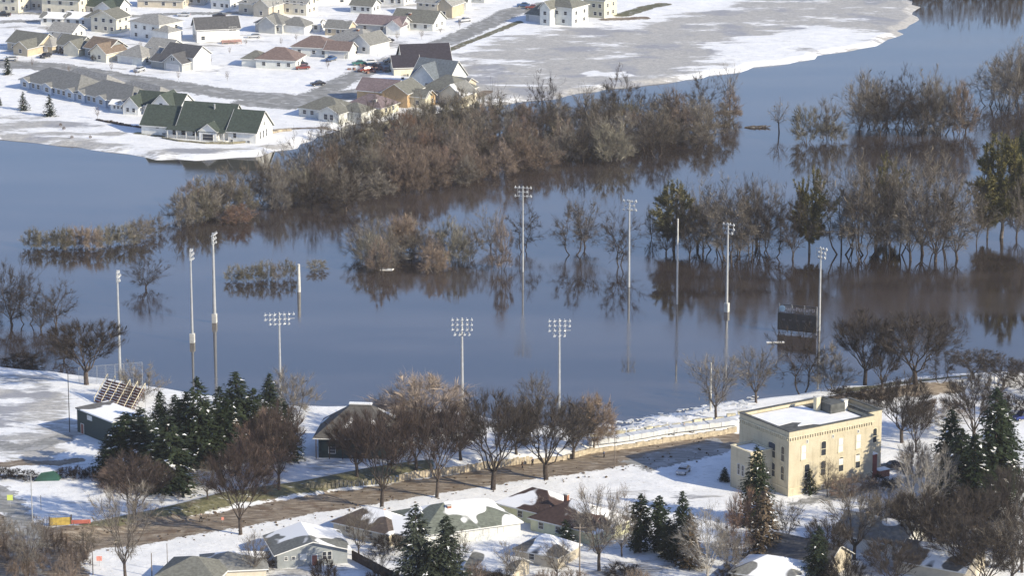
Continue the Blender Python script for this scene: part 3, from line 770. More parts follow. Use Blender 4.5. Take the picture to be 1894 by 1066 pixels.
# second row
simple('tall beige gabled house above a blue snow shadow', 192, 60, -28, 8, 10, 'cream', 'greengrey', 5.2, 2.4, ax='y', extra=[B(L=7, W=7, at=(-6, 6), h=4.4, rise=2.2, kind='hip', wall='grey')])
simple('white two storey house with a grey hip roof and six small windows', 268, 74, -38, 13, 11, 'white', 'lightgrey', 6.0, 2.2, 'hip', extra=[B(L=7, W=6, at=(8, 2), h=4.2, rise=1.4, kind='hip')])
house('long white house with a dark grey roof and a red wooden deck', 404, 77, 14, [
    B(L=14, W=9, h=4.6, rise=3.2, win=[W1('f', -5.0), W2('f', 4.2, 5.4), W1('l', -1, 1.6)])], 'white', 'dark')
simple('house with shade-grey walls, a centre gable and white right wing', 497, 60, -24, 10, 9, 'grey', 'grey', 3.4, 2.8, 'hip', extra=[B(L=8, W=6, ax='y', at=(0, 2.6), h=3.4, rise=2.4), B(L=9, W=7, at=(8, 5), h=3.0, rise=2.2, wall='white', kind='hip')])  # front shade is put into the grey walls; right wing stays white
simple('half built house with bare wooden boards beside a grey gabled house', 570, 58, -14, 8, 6, 'white', 'snowy', 2.8, 1.2, extra=[B(L=3, W=2.4, at=(-5, 0), h=2.6, rise=.6, wall='plywood', roof='brown')])
simple('wide house with a pale grey hip roof and white right gable', 640, 92, -36, 16, 12, 'white', 'lightgrey', 3.0, 3.4, 'hip', extra=[B(L=10, W=8, ax='y', at=(7, 3.5), h=3.2, rise=3.0, roof='grey', win=[W1('f', -1.5, 1.5)])], chimney=(1, 5, 6.4, 'brick'))
simple('grey roofed house with a small white gabled garage, above the open snowfield', 700, 60, -20, 16, 9, 'grey', 'mauve', 2.9, 2.4, extra=[B(L=6, W=5, ax='y', at=(6, 1), h=3.0, rise=2.0, wall='white', win=[])])
simple('wide grey green roofed house with white barge boards beside the far road', 762, 55, -22, 15, 11, 'pale', 'greengrey', 2.8, 3.4, 'gable', chimney=(-2, 3, 5.2, 'brick'))
# third row, nearest to the curving street
simple('tan gabled house at the left edge of the third row', 42, 96, -34, 13, 10, 'tan', 'greengrey', 3.0, 3.0, extra=[B(L=8, W=6, ax='y', at=(3.5, -1), h=2.8, rise=2.0, win=[W1('f', 0)])])
house('tan roofed house with a wide grey garage door, third row', 78, 97, -30, [
    B(L=8, W=7, h=2.8, rise=2.6, kind='hip', garage=[('f', -.2, 4.6)], win=[W1('r', -1, 1)]), B(L=9, W=7, at=(4.5, 7), h=2.8, rise=2.6)], 'tan', 'lightgrey')
simple('pale house with brown bushes by its corner, third row', 125, 99, -32, 9, 8, 'pale', 'greengrey', 3.0, 2.6, extra=[B(L=8, W=6, ax='y', at=(3.8, 1), h=3.0, rise=2.2, wall='cream')])
simple('grey blue shaded house with a brown right roof, third row', 178, 109, -38, 10, 9, 'slate', 'brown', 3.6, 2.8, extra=[B(L=9, W=7, ax='y', at=(3.4, 2), h=3.2, rise=2.6, wall='cream', win=[W1('f', .5)])])  # slate walls paint in the grey blue shade of the front
house('grey hip roofed house with a white garage and pale yellow side, third row', 240, 119, -34, [
    B(L=10, W=9, h=2.9, rise=2.8, kind='hip', garage=[('f', -1.2, 4.6)], win=[W1('r', -2, 1.5)], wall='pale'), B(L=8, W=8, at=(5, 8), h=2.9, rise=2.6, kind='hip')], 'cream', 'lightgrey')
house('dark roofed house with a shade-grey gable window above its garage, third row', 320, 131, -32, [
    B(L=9, W=7, ax='y', h=2.9, rise=2.6, garage=[('f', 0, 4.8)], win=[('f', [-.45, .45], 3.9, .6, .9)], wall='grey'),  # grey wall colour paints in the shade on the garage front
    B(L=12, W=9, at=(-1.5, 9), h=4.2, rise=3.0, roof='dark', wall='white'), B(L=5, W=6, at=(-6.5, 3.5), h=2.7, rise=1.6, wall='slate')], 'white', 'dark')
simple('maroon roofed house with pale walls and a red car in front', 510, 127, -14, 13, 10, 'pale', 'maroon', 3.2, 3.0, 'hip', extra=[B(L=7, W=8, at=(-8, 5), h=2.8, rise=2.0, kind='hip', roof='greengrey')])
simple('maroon roofed house with two white garages behind the first maroon roof', 575, 104, -16, 13, 10, 'pale', 'maroon', 3.2, 2.8, 'hip', extra=[B(L=8, W=8, at=(9, 3), h=2.8, rise=2.2, win=[], garage=[('f', 0, 4.8)])])
simple('big house with a steep dark purple roof beside the far road', 790, 133, 10, 15, 12, 'cream', 'plum', 3.6, 4.6, extra=[B(L=8, W=8, at=(-7, 0), h=2.8, rise=3.0)])
house('house with a steep slate blue cross gable roof below the purple roof', 795, 163, -30, [
    B(L=13, W=11, h=3.2, rise=5.2, win=[W1('r', -2, 2), W1('f', -4)]), B(L=10, W=9, ax='y', at=(-1, 2.5), h=3.2, rise=4.6, win=[W1('f', -1.5, 1.5)])], 'pale', 'slate')
simple('grey green roofed house with a snow patch on the roof, behind the tan plywood house', 812, 186, -32, 13, 11, 'beige', 'greengrey', 3.4, 3.8, 'hip', extra=[B(L=8, W=8, ax='y', at=(6, 1), h=3.2, rise=3.0, roof='greysnow', wall='cream')])
house('unfinished tan plywood house with a mauve roof and a tall blank gable', 722, 197, -24, [
    B(L=11, W=8.2, ax='y', at=(1.5, 5.5), h=4.6, rise=2.6, wall='plywood'), B(L=12, W=9, at=(-7, 8.5), h=3.6, rise=3.0, roof='mauve', wall='plywood'),
    B(L=5, W=4, at=(8, 4), h=3.6, rise=1.4, wall='yellow', win=[W1('f', 0)])], 'plywood', 'greengrey')
house('mauve grey hip roofed house among shrubs, left of the plywood house', 672, 212, -30, [
    B(L=12, W=10, h=2.8, rise=2.8, kind='hip', win=[W1('f', -3, 2), W1('r', -2, 2)])], 'yellow', 'mauve', chimney=(3, 2, 4.6, 'concrete'))
house('low green grey hip roofed house with a white columned porch at the flooded trees', 590, 219, -30, [
    B(L=14, W=11, h=2.8, rise=2.8, kind='hip', win=[W1('f', -5, -2.4)]),
    B(L=6, W=7, ax='y', at=(5, .5), h=2.8, rise=1.8, win=[('f', [-1, 1], 1.4, 1.2, 1.6)]), B(L=8, W=7, at=(9, 6), h=2.8, rise=2.0, kind='hip')], 'pale', 'greengrey')
simple('small grey roofed house between the tall beige house and the garages', 112, 72, -26, 9, 8, 'pale', 'lightgrey')
simple('little white shed roofed house on the open snow near the top left', 96, 46, -16, 8, 6, 'white', 'snowy', 2.6, 1.4)
simple('low white house with a snowy roof left of the tall beige house', 140, 48, -20, 9, 7, 'white', 'snowy', 2.8, 1.6)
simple('grey roofed bungalow at the top edge, right of the low beige house', 350, 8, -18, 11, 8, 'grey', 'grey')
simple('pale green walled house at the top edge, left of the tan gabled house', 668, 24, -22, 8, 7, 'pale', 'greengrey', 2.8, 2.0)
simple('tan walled house with a snow dusted roof behind the maroon roofs', 622, 66, -20, 8, 7, 'tan', 'greysnow', 2.8, 2.0)
simple('small grey house behind the dark roofed gable window house', 292, 102, -30, 9, 8, 'grey', 'lightgrey')
simple('half timbered frame house without siding, right of the plywood house', 768, 197, -28, 7, 6, 'plywood', 'greengrey', 3.0, 2.0)
simple('low unfinished house with bare board walls at the far right of the new row', 838, 172, -30, 8, 7, 'beige', 'greysnow', 2.8, 1.8)
simple('dark roofed house at the top edge beside the far road bend', 872, 4, -14, 9, 7, 'grey', 'grey')
# grey condominium rows
def condo(label, px, py, rot, L, group='grey roofed row houses by the water'):
    hl = L / 2
    bl = [B(L=L, W=13, h=2.9, rise=3.6, kind='hip', roof='grey', win=[('f', [-hl + 1.5 + i * 2.6 for i in range(int((L - 2) / 2.6))], 1.5, 1.3, 1.3), W1('r', -3.5, 3.5)])]
    for i in range(3): bl.append(B(L=4, W=4.5, ax='y', at=(-hl + 3 + i * (L - 6) / 2, 1.4), h=2.8, rise=.9, roof='grey', win=[('f', [0], 1.5, 1.6, 1.3)]))
    bl.append(B(L=L * .8, W=8, at=(2, 15), h=2.9, rise=2.6, kind='hip', roof='lightgrey'))
    return house(label, px, py, rot, bl, 'blue', 'grey', group=group, cat='house')  # blue siding carries the bluish shade of the fronts in its colour
condo('left one of two long grey roofed row houses above the far shore', 90, 174, -47, 29)
condo('right one of two long grey roofed row houses, ending at the green gabled house', 190, 197, -47, 27)
house('white house with two green gables behind the long green roofed ranch', 290, 212, -22, [
    B(L=15, W=9, h=3.0, rise=3.2, win=[W1('f', -5, -2)]), B(L=8, W=7, ax='y', at=(2.5, 2), h=3.2, rise=3.6, win=[('f', [0], 3.6, 1.0, 1.1)]),
    B(L=6, W=5, ax='y', at=(-7, 0), h=2.9, rise=2.6, win=[('f', [-1, 1], 1.5, .9, 1.2)]), B(L=5, W=4, at=(-12.5, 1.5), h=2.4, rise=.9, roof='snowy', win=[('f', [-1.2, 0, 1.2], 1.4, .6, .8)])], 'white', 'green')
ranch = house('long white ranch house with three dark green gable roofs beside the river', 376, 257, -19, [
    B(L=16, W=13, at=(0, 6.5), h=3.1, rise=6.2, win=[('f', [-6, -2.5, 1, 4.6], 1.5, 1.5, 1.5)]),
    B(L=12, W=11, at=(-13.6, 6.3), h=2.9, rise=4.7, win=[('f', [4.2], 1.2, .9, 2.0), ('f', [-1], 2.2, .9, .4), ('f', [1.2], .5, 1.4, .4)]),
    B(L=8.6, W=12, at=(12.3, 5.2), h=3.2, rise=5.0, win=[('f', [-2.2], 1.9, .9, 1.4), ('f', [-3.2, 2], .3, .8, .6), ('r', [-3, -.6, 1.6], 1.7, .9, 2.1), ('r', [0], 4.6, .8, .9)]),
    B(L=4, W=5.4, ax='y', at=(2.6, -.6), h=3.0, rise=2.0, ov=.3, win=[('f', [0], 1.2, 3.2, 1.8)])], 'white', 'green')
m = MB(); m.mat(0)
m.box((-1.5, -1.3, .05), (19, 2.6, .35))
for i in range(7): m.box((-10 + i * 2.9, -2.45, 1.4), (.22, .22, 2.5))
for z in (.75, 1.15): m.box((-1.5, -2.5, z), (18, .08, .08))
for i in range(60): m.box((-10.2 + i * .3, -2.5, .7), (.05, .05, .8))
m.build('porch', M['white'], ranch)
m = MB(); m.slab([(-10.5, -2.7, 2.72), (7.5, -2.7, 2.72), (7.5, .1, 3.25), (-10.5, .1, 3.25)], .14); m.build('porch_roof', roof_m('green'), ranch)
m = MB(); m.cone((1.5, 5.0, 7.0), (1.5, 5.0, 9.3), .25, .25, 8); m.build('chimney', M['galv'], ranch)

# --- the near bank
f1 = house('grey house with a snow covered gable roof and white framed windows, bottom edge', 578, 1048, 33, [
    B(L=10.5, W=13, ax='y', at=(0, 5.25), h=2.9, rise=1.9, ov=.7, wall='slate', roof='mid', win=[('f', [-4.9, -3.5], 1.8, .6, .6, 'dark'), ('f', [-1.7], 1.9, 1.1, 1.0, 'blind'), ('f', [2.2, 3.2], 1.8, .7, 1.5, 'dark'), ('r', [-2, 2], 1.6)], door=[('f', .4)])],
    'slate', 'mid')
f1.rotation_euler.z = R(14)
house('brown roofed house half under snow, between the grey house and the snowy spruces', 668, 1000, -35, [
    B(L=13, W=9, h=2.6, rise=2.4, kind='hip', win=[W1('f', -3, 2)]), B(L=8, W=7, at=(6, 5), h=2.6, rise=1.8, roof='fullsnow')], 'beige', 'brownsnow', chimney=(1, 5.4, 5.0, 'brick'))
house('white house with a broad grey green roof and two snow patches, behind the spruce tops', 872, 1003, 24, [
    B(L=20, W=15, h=2.7, rise=3.0, kind='hip', win=[('f', [-6, -3, 0, 3, 6], 1.5, 1.1, 1.0, 'blind')], roof='snowgreen')], 'pale', 'snowgreen', chimney=(-2, 6, 5.6, 'brick'))
house('pale yellow house with a dark maroon cross roof carrying snow patches', 1040, 997, -38, [
    B(L=15, W=11, h=2.8, rise=3.0, kind='hip', win=[W1('f', -5, -1), W1('r', -3.4, .2, 3.6)]),
    B(L=13, W=9.5, at=(-11.5, 8), h=2.8, rise=2.6, kind='hip', win=[W1('f', -1)])], 'lime', 'maroonsnow', chimney=(-3.6, 6, 6.4, 'brick'))
house('small garage with a dark roof half covered in snow, below the maroon roofed house', 992, 1046, -30, [
    B(L=9, W=8, h=2.5, rise=2.2, kind='hip', win=[W1('f', -1)])], 'beige', 'darksnow')
house('low snow covered shed at the bottom edge below the small dark garage', 905, 1075, -28, [B(L=9, W=7, h=2.2, rise=1.8, kind='gable')], 'beige', 'snowy')
house('grey roofed house cut by the bottom edge, lower left', 345, 1094, -14, [
    B(L=11, W=10, h=2.6, rise=2.2, kind='hip')], 'slate', 'greengrey')
house('grey and snow patched hip roofed house at the bottom edge behind young trees', 436, 1078, 8, [B(L=11, W=9, h=2.5, rise=1.8, kind='hip')], 'beige', 'greysnow')
house('brown roofed house with dark walls at the bottom edge, right of the browned cedar', 1470, 1060, -36, [B(L=13, W=9, h=2.6, rise=2.6, kind='gable', wall='beige', roof='dark')], 'beige', 'dark')
house('snow covered hip roofed house at the bottom edge below the dark roofed house', 1415, 1092, -24, [B(L=13, W=10, h=2.6, rise=2.2, kind='hip')], 'beige', 'snowy')
house('grey roofed house half under snow behind the tall bare tree, lower right', 1605, 1022, -34, [
    B(L=14, W=10, h=2.6, rise=2.8, kind='gable', win=[W1('f', -3, 3)])], 'white', 'greysnow')
house('snow roofed house among dark brush, lower right', 1720, 1072, -30, [B(L=13, W=10, h=2.6, rise=2.4, kind='gable')], 'beige', 'darksnow')

# dark wooden yard fence
fence = thing('yard_fence', 'dark wooden board fence running downhill beside the grey house', 'fence', P(655, 1040))
m = MB(); a = P(652, 1037); c = P(742, 1085); d = c - a; n_ = 34
for i in range(n_):
    p = a + d * (i / n_) - fence.location; m.box((p.x, p.y, .95), (d.length / n_ * .95, .05, 1.9 + .05 * (i % 2)), math.atan2(d.y, d.x))
m.build('board_panel', M['darkwood'], fence)
m = MB()
for i in range(9):
    p = a + d * (i / 8) - fence.location; m.box((p.x, p.y + .08, .95), (.12, .12, 2.1))
m.build('post', M['darkwood'], fence)

# --- the old yellow brick school
HB = 13.2
ybm, nt, b_ = newmat('yellow_brick')
tc = nt.nodes.new('ShaderNodeTexCoord')
bt = nt.nodes.new('ShaderNodeTexBrick'); bt.inputs['Scale'].default_value = 2.2; bt.inputs['Color1'].default_value = (0.55, 0.495, 0.375, 1); bt.inputs['Color2'].default_value = (0.48, 0.43, 0.32, 1)
bt.inputs['Mortar'].default_value = (0.50, 0.44, 0.31, 1); bt.inputs['Mortar Size'].default_value = .012
mp = nt.nodes.new('ShaderNodeMapping'); mp.inputs['Rotation'].default_value = (R(90), 0, 0); nt.links.new(tc.outputs['Object'], mp.inputs['Vector']); nt.links.new(mp.outputs[0], bt.inputs['Vector'])
nn = noise_of(nt, tc.outputs['Object'], .35, 5, .6)
nn2 = noise_of(nt, tc.outputs['Object'], .9, 4, .6, (1.6, 1.6, .25))
colr = mix(nt, step(nt, nn, .35, .7, 0, .5), bt.outputs[0], (0.40, 0.345, 0.235))
colr = mix(nt, step(nt, nn2, .50, .70, 0, .45), colr, (0.31, 0.265, 0.19))
nt.links.new(colr, b_.inputs['Base Color']); b_.inputs['Roughness'].default_value = .9
WALLC['brick'] = (0.6, .5, .3); WM['brick'] = ybm; M['yellowbrick'] = ybm
M['tar'] = plain('roof_tar', (0.085, 0.088, 0.085), .85, .3, .8)
M['trimstone'] = plain('stone_trim', (0.58, 0.52, 0.38), .85, .12, 1.0)
M['redpaint'] = plain('red_paint', (0.22, 0.055, 0.045), .5, .2)
# roof corners measured at the parapet
zt = P(1460, 923).z + HB
cN, cL, cR = G(1460, 799, zt), G(1358, 765, zt), G(1616, 768, zt)
ax_ = (cR - cN); ay_ = (cL - cN); Lx = ax_.length; Ly = ay_.length; rot = math.atan2(ax_.y, ax_.x)
school = thing('school_building', 'big flat roofed yellow brick building with a snow covered roof', 'building', (cN.x, cN.y, zt - HB), rot)
def par(root, name, x0, y0, x1, y1, h, mk):
    m = MB(); m.box(((x0 + x1) / 2, (y0 + y1) / 2, h / 2 - .6), (x1 - x0, y1 - y0, h + 1.2)); return m.build(name, M[mk], root)
def parapet_roof(root, x0, y0, x1, y1, h, th=.45, ph=.75):
    m = MB()                            # parapet ring with a coping
    for (a0, b0, a1, b1) in ((x0, y0, x1, y0 + th), (x0, y1 - th, x1, y1), (x0, y0 + th, x0 + th, y1 - th), (x1 - th, y0 + th, x1, y1 - th)):
        m.box(((a0 + a1) / 2, (b0 + b1) / 2, h + ph / 2), (a1 - a0, b1 - b0, ph))
    m.build('parapet', ybm, root)
    m = MB(); e = .12
    for (a0, b0, a1, b1) in ((x0 - e, y0 - e, x1 + e, y0 + th + e), (x0 - e, y1 - th - e, x1 + e, y1 + e), (x0 - e, y0 + th + e, x0 + th + e, y1 - th - e), (x1 - th - e, y0 + th + e, x1 + e, y1 - th - e)):
        m.box(((a0 + a1) / 2, (b0 + b1) / 2, h + ph + .08), (a1 - a0, b1 - b0, .16))
    m.build('coping', M['tar'] if ph > .6 else M['trimstone'], root)
par(school, 'wall', 0, 0, Lx, Ly, HB - .9, 'yellowbrick')
parapet_roof(school, 0, 0, Lx, Ly, HB - .9)
m = MB(); m.box((Lx / 2, Ly / 2, HB - .86), (Lx - 1.0, Ly - 1.0, .10)); m.build('roof_deck', M['tar'], school)
m = MB(); zz = HB - .78
def snowsheet(m, pts, z, t=.07):
    m.slab([(x, y, z) for x, y in pts], t)
snowsheet(m, [(9.5, .9), (Lx - 1, .8), (Lx - 1, Ly - 4.5), (Lx - 6, Ly - 4.0), (Lx - 6, Ly - .9), (2.0, Ly - .8), (1.0, Ly - 2.2), (1.0, 8.2), (2.4, 6.3), (6.0, 6.8), (7.4, 5.6), (5.6, 4.6), (5.2, 4.0), (8.6, 3.6), (10.2, 2.0)], zz + .02)
m.build('roof_snow', M['snow'], school)
# cornice: a band of brackets below the parapet on the two near sides, belt courses
m = MB()
m.box((Lx / 2, -.10, HB - 1.25), (Lx + .3, .20, .22)); m.box((-.10, Ly / 2, HB - 1.25), (.20, Ly + .1, .22))
for i in range(34): m.box((.4 + i * (Lx - .8) / 33, -.12, HB - 1.65), (.22, .22, .55))
for i in range(26): m.box((-.12, .4 + i * (Ly - .8) / 25, HB - 1.65), (.22, .22, .55))
m.box((Lx / 2, -.05, HB - 2.15), (Lx + .1, .10, .14)); m.box((-.05, Ly / 2, HB - 2.15), (.10, Ly, .14))
m.build('cornice', M['trimstone'], school)
m = MB(); m.box((Lx / 2, -.06, 1.5), (Lx + .12, .12, .22)); m.box((-.06, Ly / 2, 1.5), (.12, Ly, .22)); m.build('belt_course', M['trimstone'], school)
def tall_window(root, x, y, z, rz, w, h, kind='dark', arch=True):
    k = ('tw', w, h, kind)
    if k not in _win:
        m = MB(); m.mat(0)
        m.box((0, -.05, -h / 2 - .09), (w + .4, .22, .18)); m.box((-w / 2 - .06, -.02, 0), (.12, .12, h)); m.box((w / 2 + .06, -.02, 0), (.12, .12, h)); m.box((0, -.03, 0), (w, .08, .10))
        vs = [(math.cos(t) * (w / 2 + .2), -.09, h / 2 + math.sin(t) * .42) for t in np.linspace(0, math.pi, 9)]
        vi = [(math.cos(t) * (w / 2 + .0), -.09, h / 2 + math.sin(t) * .25) for t in np.linspace(0, math.pi, 9)]
        m.add(vs + vi + [(v[0], .02, v[2]) for v in vs] + [(v[0], .02, v[2]) for v in vi],
              [(i + 1, i, i + 9, i + 10) for i in range(8)] + [(i, i + 1, i + 19, i + 18) for i in range(8)] + [(i + 10, i + 9, i + 27, i + 28) for i in range(8)])
        m.mat(1).box((0, 0, 0), (w, .05, h)); m.add([(v[0], -.026, v[2]) for v in vi], [tuple(range(8, -1, -1))])
        m.mat(2).box((0, .0, h * .25), (w * .98, .062, h * .5) if kind == 'half' else (.01, .01, .01))
        _win[k] = m.mesh('tall_window', [M['trimstone'], M['blind'] if kind == 'blind' else M['glass'], M['blind']])
    return link('window', _win[k], root, (x, y, z), rz)
S_ = Lx / 155.0                         # metres of wall per photo pixel along the long side
for (pxw, kind) in ((1488, 'blind'), (1524, 'dark'), (1556, 'blind'), (1589, 'blind')):
    tall_window(school, (pxw - 1461) * S_, 0, 8.3, 0, 1.15, 2.6, kind)
for (pxw, kind) in ((1494, 'dark'), (1524, 'dark'), (1557, 'half'), (1588, 'half')):
    tall_window(school, (pxw - 1461) * S_, 0, 4.3, 0, 1.15, 2.6, kind)
for pxw in (1488, 1524, 1556, 1589): link('window', window_mesh(.7, .5), school, ((pxw - 1461) * S_, 0, .7))
for pxw in (1494, 1541, 1588): link('window', window_mesh(.28, .5), school, ((pxw - 1461) * S_, 0, HB - 2.75))
for (u, w) in ((Ly * .115, 1.0), (Ly * .335, 2.2)):
    tall_window(school, 0, u, 8.1, R(-90), w, 2.7, 'dark'); tall_window(school, 0, u, 4.2, R(-90), w, 2.5, 'dark')
# right rear wing, front set back a little; porch; annex
wx0, wx1, wy0, wy1 = Lx + .003, Lx + 3.4, 1.6, Ly - 4.2
wing_h = HB + .25
par(school, 'wall', wx0, wy0, wx1, wy1, wing_h - .9, 'yellowbrick'); parapet_roof(school, wx0, wy0, wx1, wy1, wing_h - .9)
tall_window(school, (wx0 + wx1) / 2, wy0, 8.2, 0, .9, 2.6); tall_window(school, wx1, 5, 8.2, R(90), 1.1, 2.6)
m = MB(); m.mat(0).box((wx0 + .8, wy0 - .7, 2.2), (1.2, 1.2, 4.4 + 1.0)); m.mat(1).box((wx0 + .8, wy0 - .7, 4.98), (1.4, 1.4, .16))
m.mat(2).box((wx0 + 2.9, wy0 - 1.0, .7), (2.6, 1.8, 1.4)); m.mat(1).box((wx0 + 2.9, wy0 - 1.0, 1.46), (2.7, 1.9, .12)); m.build('entrance_porch', [M['redpaint'], M['snow'], M['brick']], school)
m = MB(); m.box((Lx * .84, Ly * .55, HB + .1), (3.6, 3.4, 2.0)); m.build('roof_house', M['tar'], school)
m = MB(); m.mat(0).box((Lx * .72, Ly * .66, HB + .55), (1.0, 1.0, 3.0)); m.mat(1).box((Lx * .72, Ly * .66, HB + 2.1), (1.2, 1.2, .18)); m.build('chimney', [M['trimstone'], M['concrete']], school)
m = MB(); m.mat(0).box((Lx * .955, Ly * .50, HB + .1), (.9, .9, 2.2)); m.mat(1).box((Lx * .955, Ly * .50, HB + 1.3), (1.1, 1.1, .16)); m.build('chimney', [M['white'], M['concrete']], school)
AH = 8.4; ax0, ax1, ay0, ay1 = -5.3, -.003, 5.2, 11.6
par(school, 'annex_wall', ax0, ay0, ax1, ay1, AH - .4, 'yellowbrick'); parapet_roof(school, ax0, ay0, ax1, ay1, AH - .4, .3, .35)
m = MB(); m.box(((ax0 + ax1) / 2, (ay0 + ay1) / 2, AH - .32), (ax1 - ax0 - .7, ay1 - ay0 - .7, .12)); m.build('annex_roof_snow', M['snow'], school)
for u in (7.6, 8.9): link('window', window_mesh(.75, 2.1), school, (ax0, u, 4.2), R(-90))

# --- sports ground buildings
def sub(root, name, fn, mats):
    m = MB(); fn(m); return m.build(name, mats, root)
g0 = P(142, 808)
M['greenwall'] = sidingmat('dark_green_siding', (0.020, 0.040, 0.042)); WM['darkgreen'] = M['greenwall']
pb = house('dark green press building with a flat snow covered roof beside the bleachers', 176, 812, -50, [
    B(L=13, W=7.5, h=5.0, rise=1, kind='flat', roof='pressroof', win=[('f', [-1.8], 4.0, 1.6, .8, 'blind')], door=[('f', -4.6)])], 'darkgreen', 'fullsnow', name='press_building', cat='building')
sh = house('dark walled park shelter with a grey hip roof streaked with snow', 660, 849, -6, [
    B(L=15.5, W=12, h=5.0, rise=4.6, kind='hip', ov=1.0, win=[('f', [-5], 1.6, 1.3, 1.2)])], 'darkgreen', 'shelter', name='park_shelter', cat='shelter')
m = MB(); m.box((0, 6, 9.8), (4.6, 1.0, .3)); m.build('ridge_vent', M['snow'], sh)
m = MB()
for i in range(7): m.box((-8.1 + i * 2.7, -.85, 2.3), (.18, .18, 4.6))
m.build('column', M['darkwood'], sh)

# bleachers: sloping seat planks on a steel frame, white stair rails
bl = thing('bleachers', 'reddish bleachers with six white stair rails behind the dark green building', 'bleachers', P(207, 755), R(-40))
m = MB(); LB = 11.5
for i in range(9): m.box((0, .5 + i * .42, .5 + i * .46), (LB, .26, .06)); m.box((0, .72 + i * .42, .28 + i * .46), (LB, .06, .42))
m.build('seat_plank', plain('seat_wood', (0.16, 0.075, 0.06), .8, .3), bl)
RX = [-LB / 2 + .1 + i * (LB - .2) / 5 for i in range(6)]
m = MB()
for x in RX:
    m.cone((x, .4, .2), (x, 4.3, 4.5), .06, .06, 5); m.cone((x, 4.3, -.3), (x, 4.3, 4.5), .06, .06, 5); m.cone((x, 2.4, -.3), (x, 2.4, 2.3), .06, .06, 5)
m.build('steel_frame', M['galv'], bl)
for x in RX:
    m = MB(); m.cone((x, .3, 1.0), (x, 4.4, 5.5), .09, .09, 6); m.cone((x, .3, .1), (x, .3, 1.0), .07, .07, 5); m.cone((x, 4.4, 4.2), (x, 4.4, 5.5), .07, .07, 5); m.cone((x, 2.4, 2.3), (x, 2.4, 3.3), .06, .06, 5)
    m.build('stair_rail', M['trimstone'], bl)
# backstop net frame behind them
bs = thing('backstop_fence', 'tall grey wire backstop fence between the bleachers and the water', 'fence', P(205, 712), R(-8))
m = MB()
for i in range(8): m.cone((-7 + i * 2, 0, -.3), (-7 + i * 2, 0, 3.6 + .25 * i), .05, .05, 5)
m.cone((-7, 0, 3.6), (7, 0, 5.3), .05, .05, 5)
m.build('post', M['galv'], bs)
m = MB()
for i in range(48): m.cone((-7 + i * .3, 0, 0), (-7 + i * .3, 0, 3.6 + .0363 * i), .012, .012, 3, False)
for i in range(12): m.cone((-7, 0, .3 + i * .29), (7, 0, .3 + i * .42), .012, .012, 3, False)
m.build('wire_mesh', M['galv'], bs)
# flooded dugout roof: a thin white strip
dr = P(1434, 634)
o = MB().box((0, 0, .08), (4.0, .8, .14)).build('dugout_roof', M['white']); o.location = dr; o.rotation_euler.z = R(4)
tag(o, 'thin white flat roof edge just above the flood water, left of the scoreboard', 'roof')
# ------------------------------------------------------------------ trees and shrubs, placed one by one
def in_poly(x, y, pts):
    c = False; n = len(pts)
    for i in range(n):
        x1, y1 = pts[i]; x2, y2 = pts[(i + 1) % n]
        if (y1 > y) != (y2 > y) and x < (x2 - x1) * (y - y1) / (y2 - y1) + x1: c = not c
    return c
def scatter(poly, dx, dy, seed, jitter=.8):
    """feet of trees in staggered rows over the ground inside an outline"""
    rr = random.Random(seed); out = []; xs_ = [p[0] for p in poly]; ys_ = [p[1] for p in poly]
    y = min(ys_); row = 0
    while y <= max(ys_):
        x = min(xs_) + (row % 2) * dx / 2
        while x <= max(xs_):
            u, v = x + rr.uniform(-.5, .5) * dx * jitter, y + rr.uniform(-.5, .5) * dy * jitter
            if in_poly(u, v, poly): out.append((u, v))
            x += dx
        y += dy; row += 1
    return out
ORD = ['leftmost'] + [w for w in '2nd 3rd 4th 5th 6th 7th 8th 9th 10th 11th 12th 13th 14th 15th 16th 17th 18th 19th 20th 21st 22nd 23rd 24th 25th 26th'.split()]
_OLD = ['leftmost', 'second', 'third', 'fourth', 'fifth', 'sixth', 'seventh', 'eighth', 'ninth', 'tenth', 'eleventh', 'twelfth', 'thirteenth', 'fourteenth', 'fifteenth', 'sixteenth']
def grove(pts, kinds, hpx, wpx, label, group, seed, hvar=.2, wvar=.25, cell=None):
    """label: one text, or a dict kind -> text; look-alikes are told apart by their place in the row"""
    rr = random.Random(seed); made = {}
    for (x, y) in pts:
        k = rr.choice(kinds) if not callable(kinds) else kinds(x, y, rr)
        if k is None: continue
        h = (hpx(x, y) if callable(hpx) else hpx) * rr.uniform(1 - hvar, 1 + hvar); w = (wpx if not callable(wpx) else wpx(x, y)) * rr.uniform(1 - wvar, 1 + wvar)
        lb = label[k] if isinstance(label, dict) else label
        if cell: lb += ', ' + cell(x, y)
        made.setdefault(lb, []).append((x, tree(k, x, y, y - h, w, lb, group)))
    for lb, l in made.items():
        l.sort(key=lambda t: t[0])
        if len(l) > 1:
            for i, (x, o) in enumerate(l): o['label'] = lb + (', leftmost' if i == 0 else ', %s from left' % ORD[min(i, 25)])

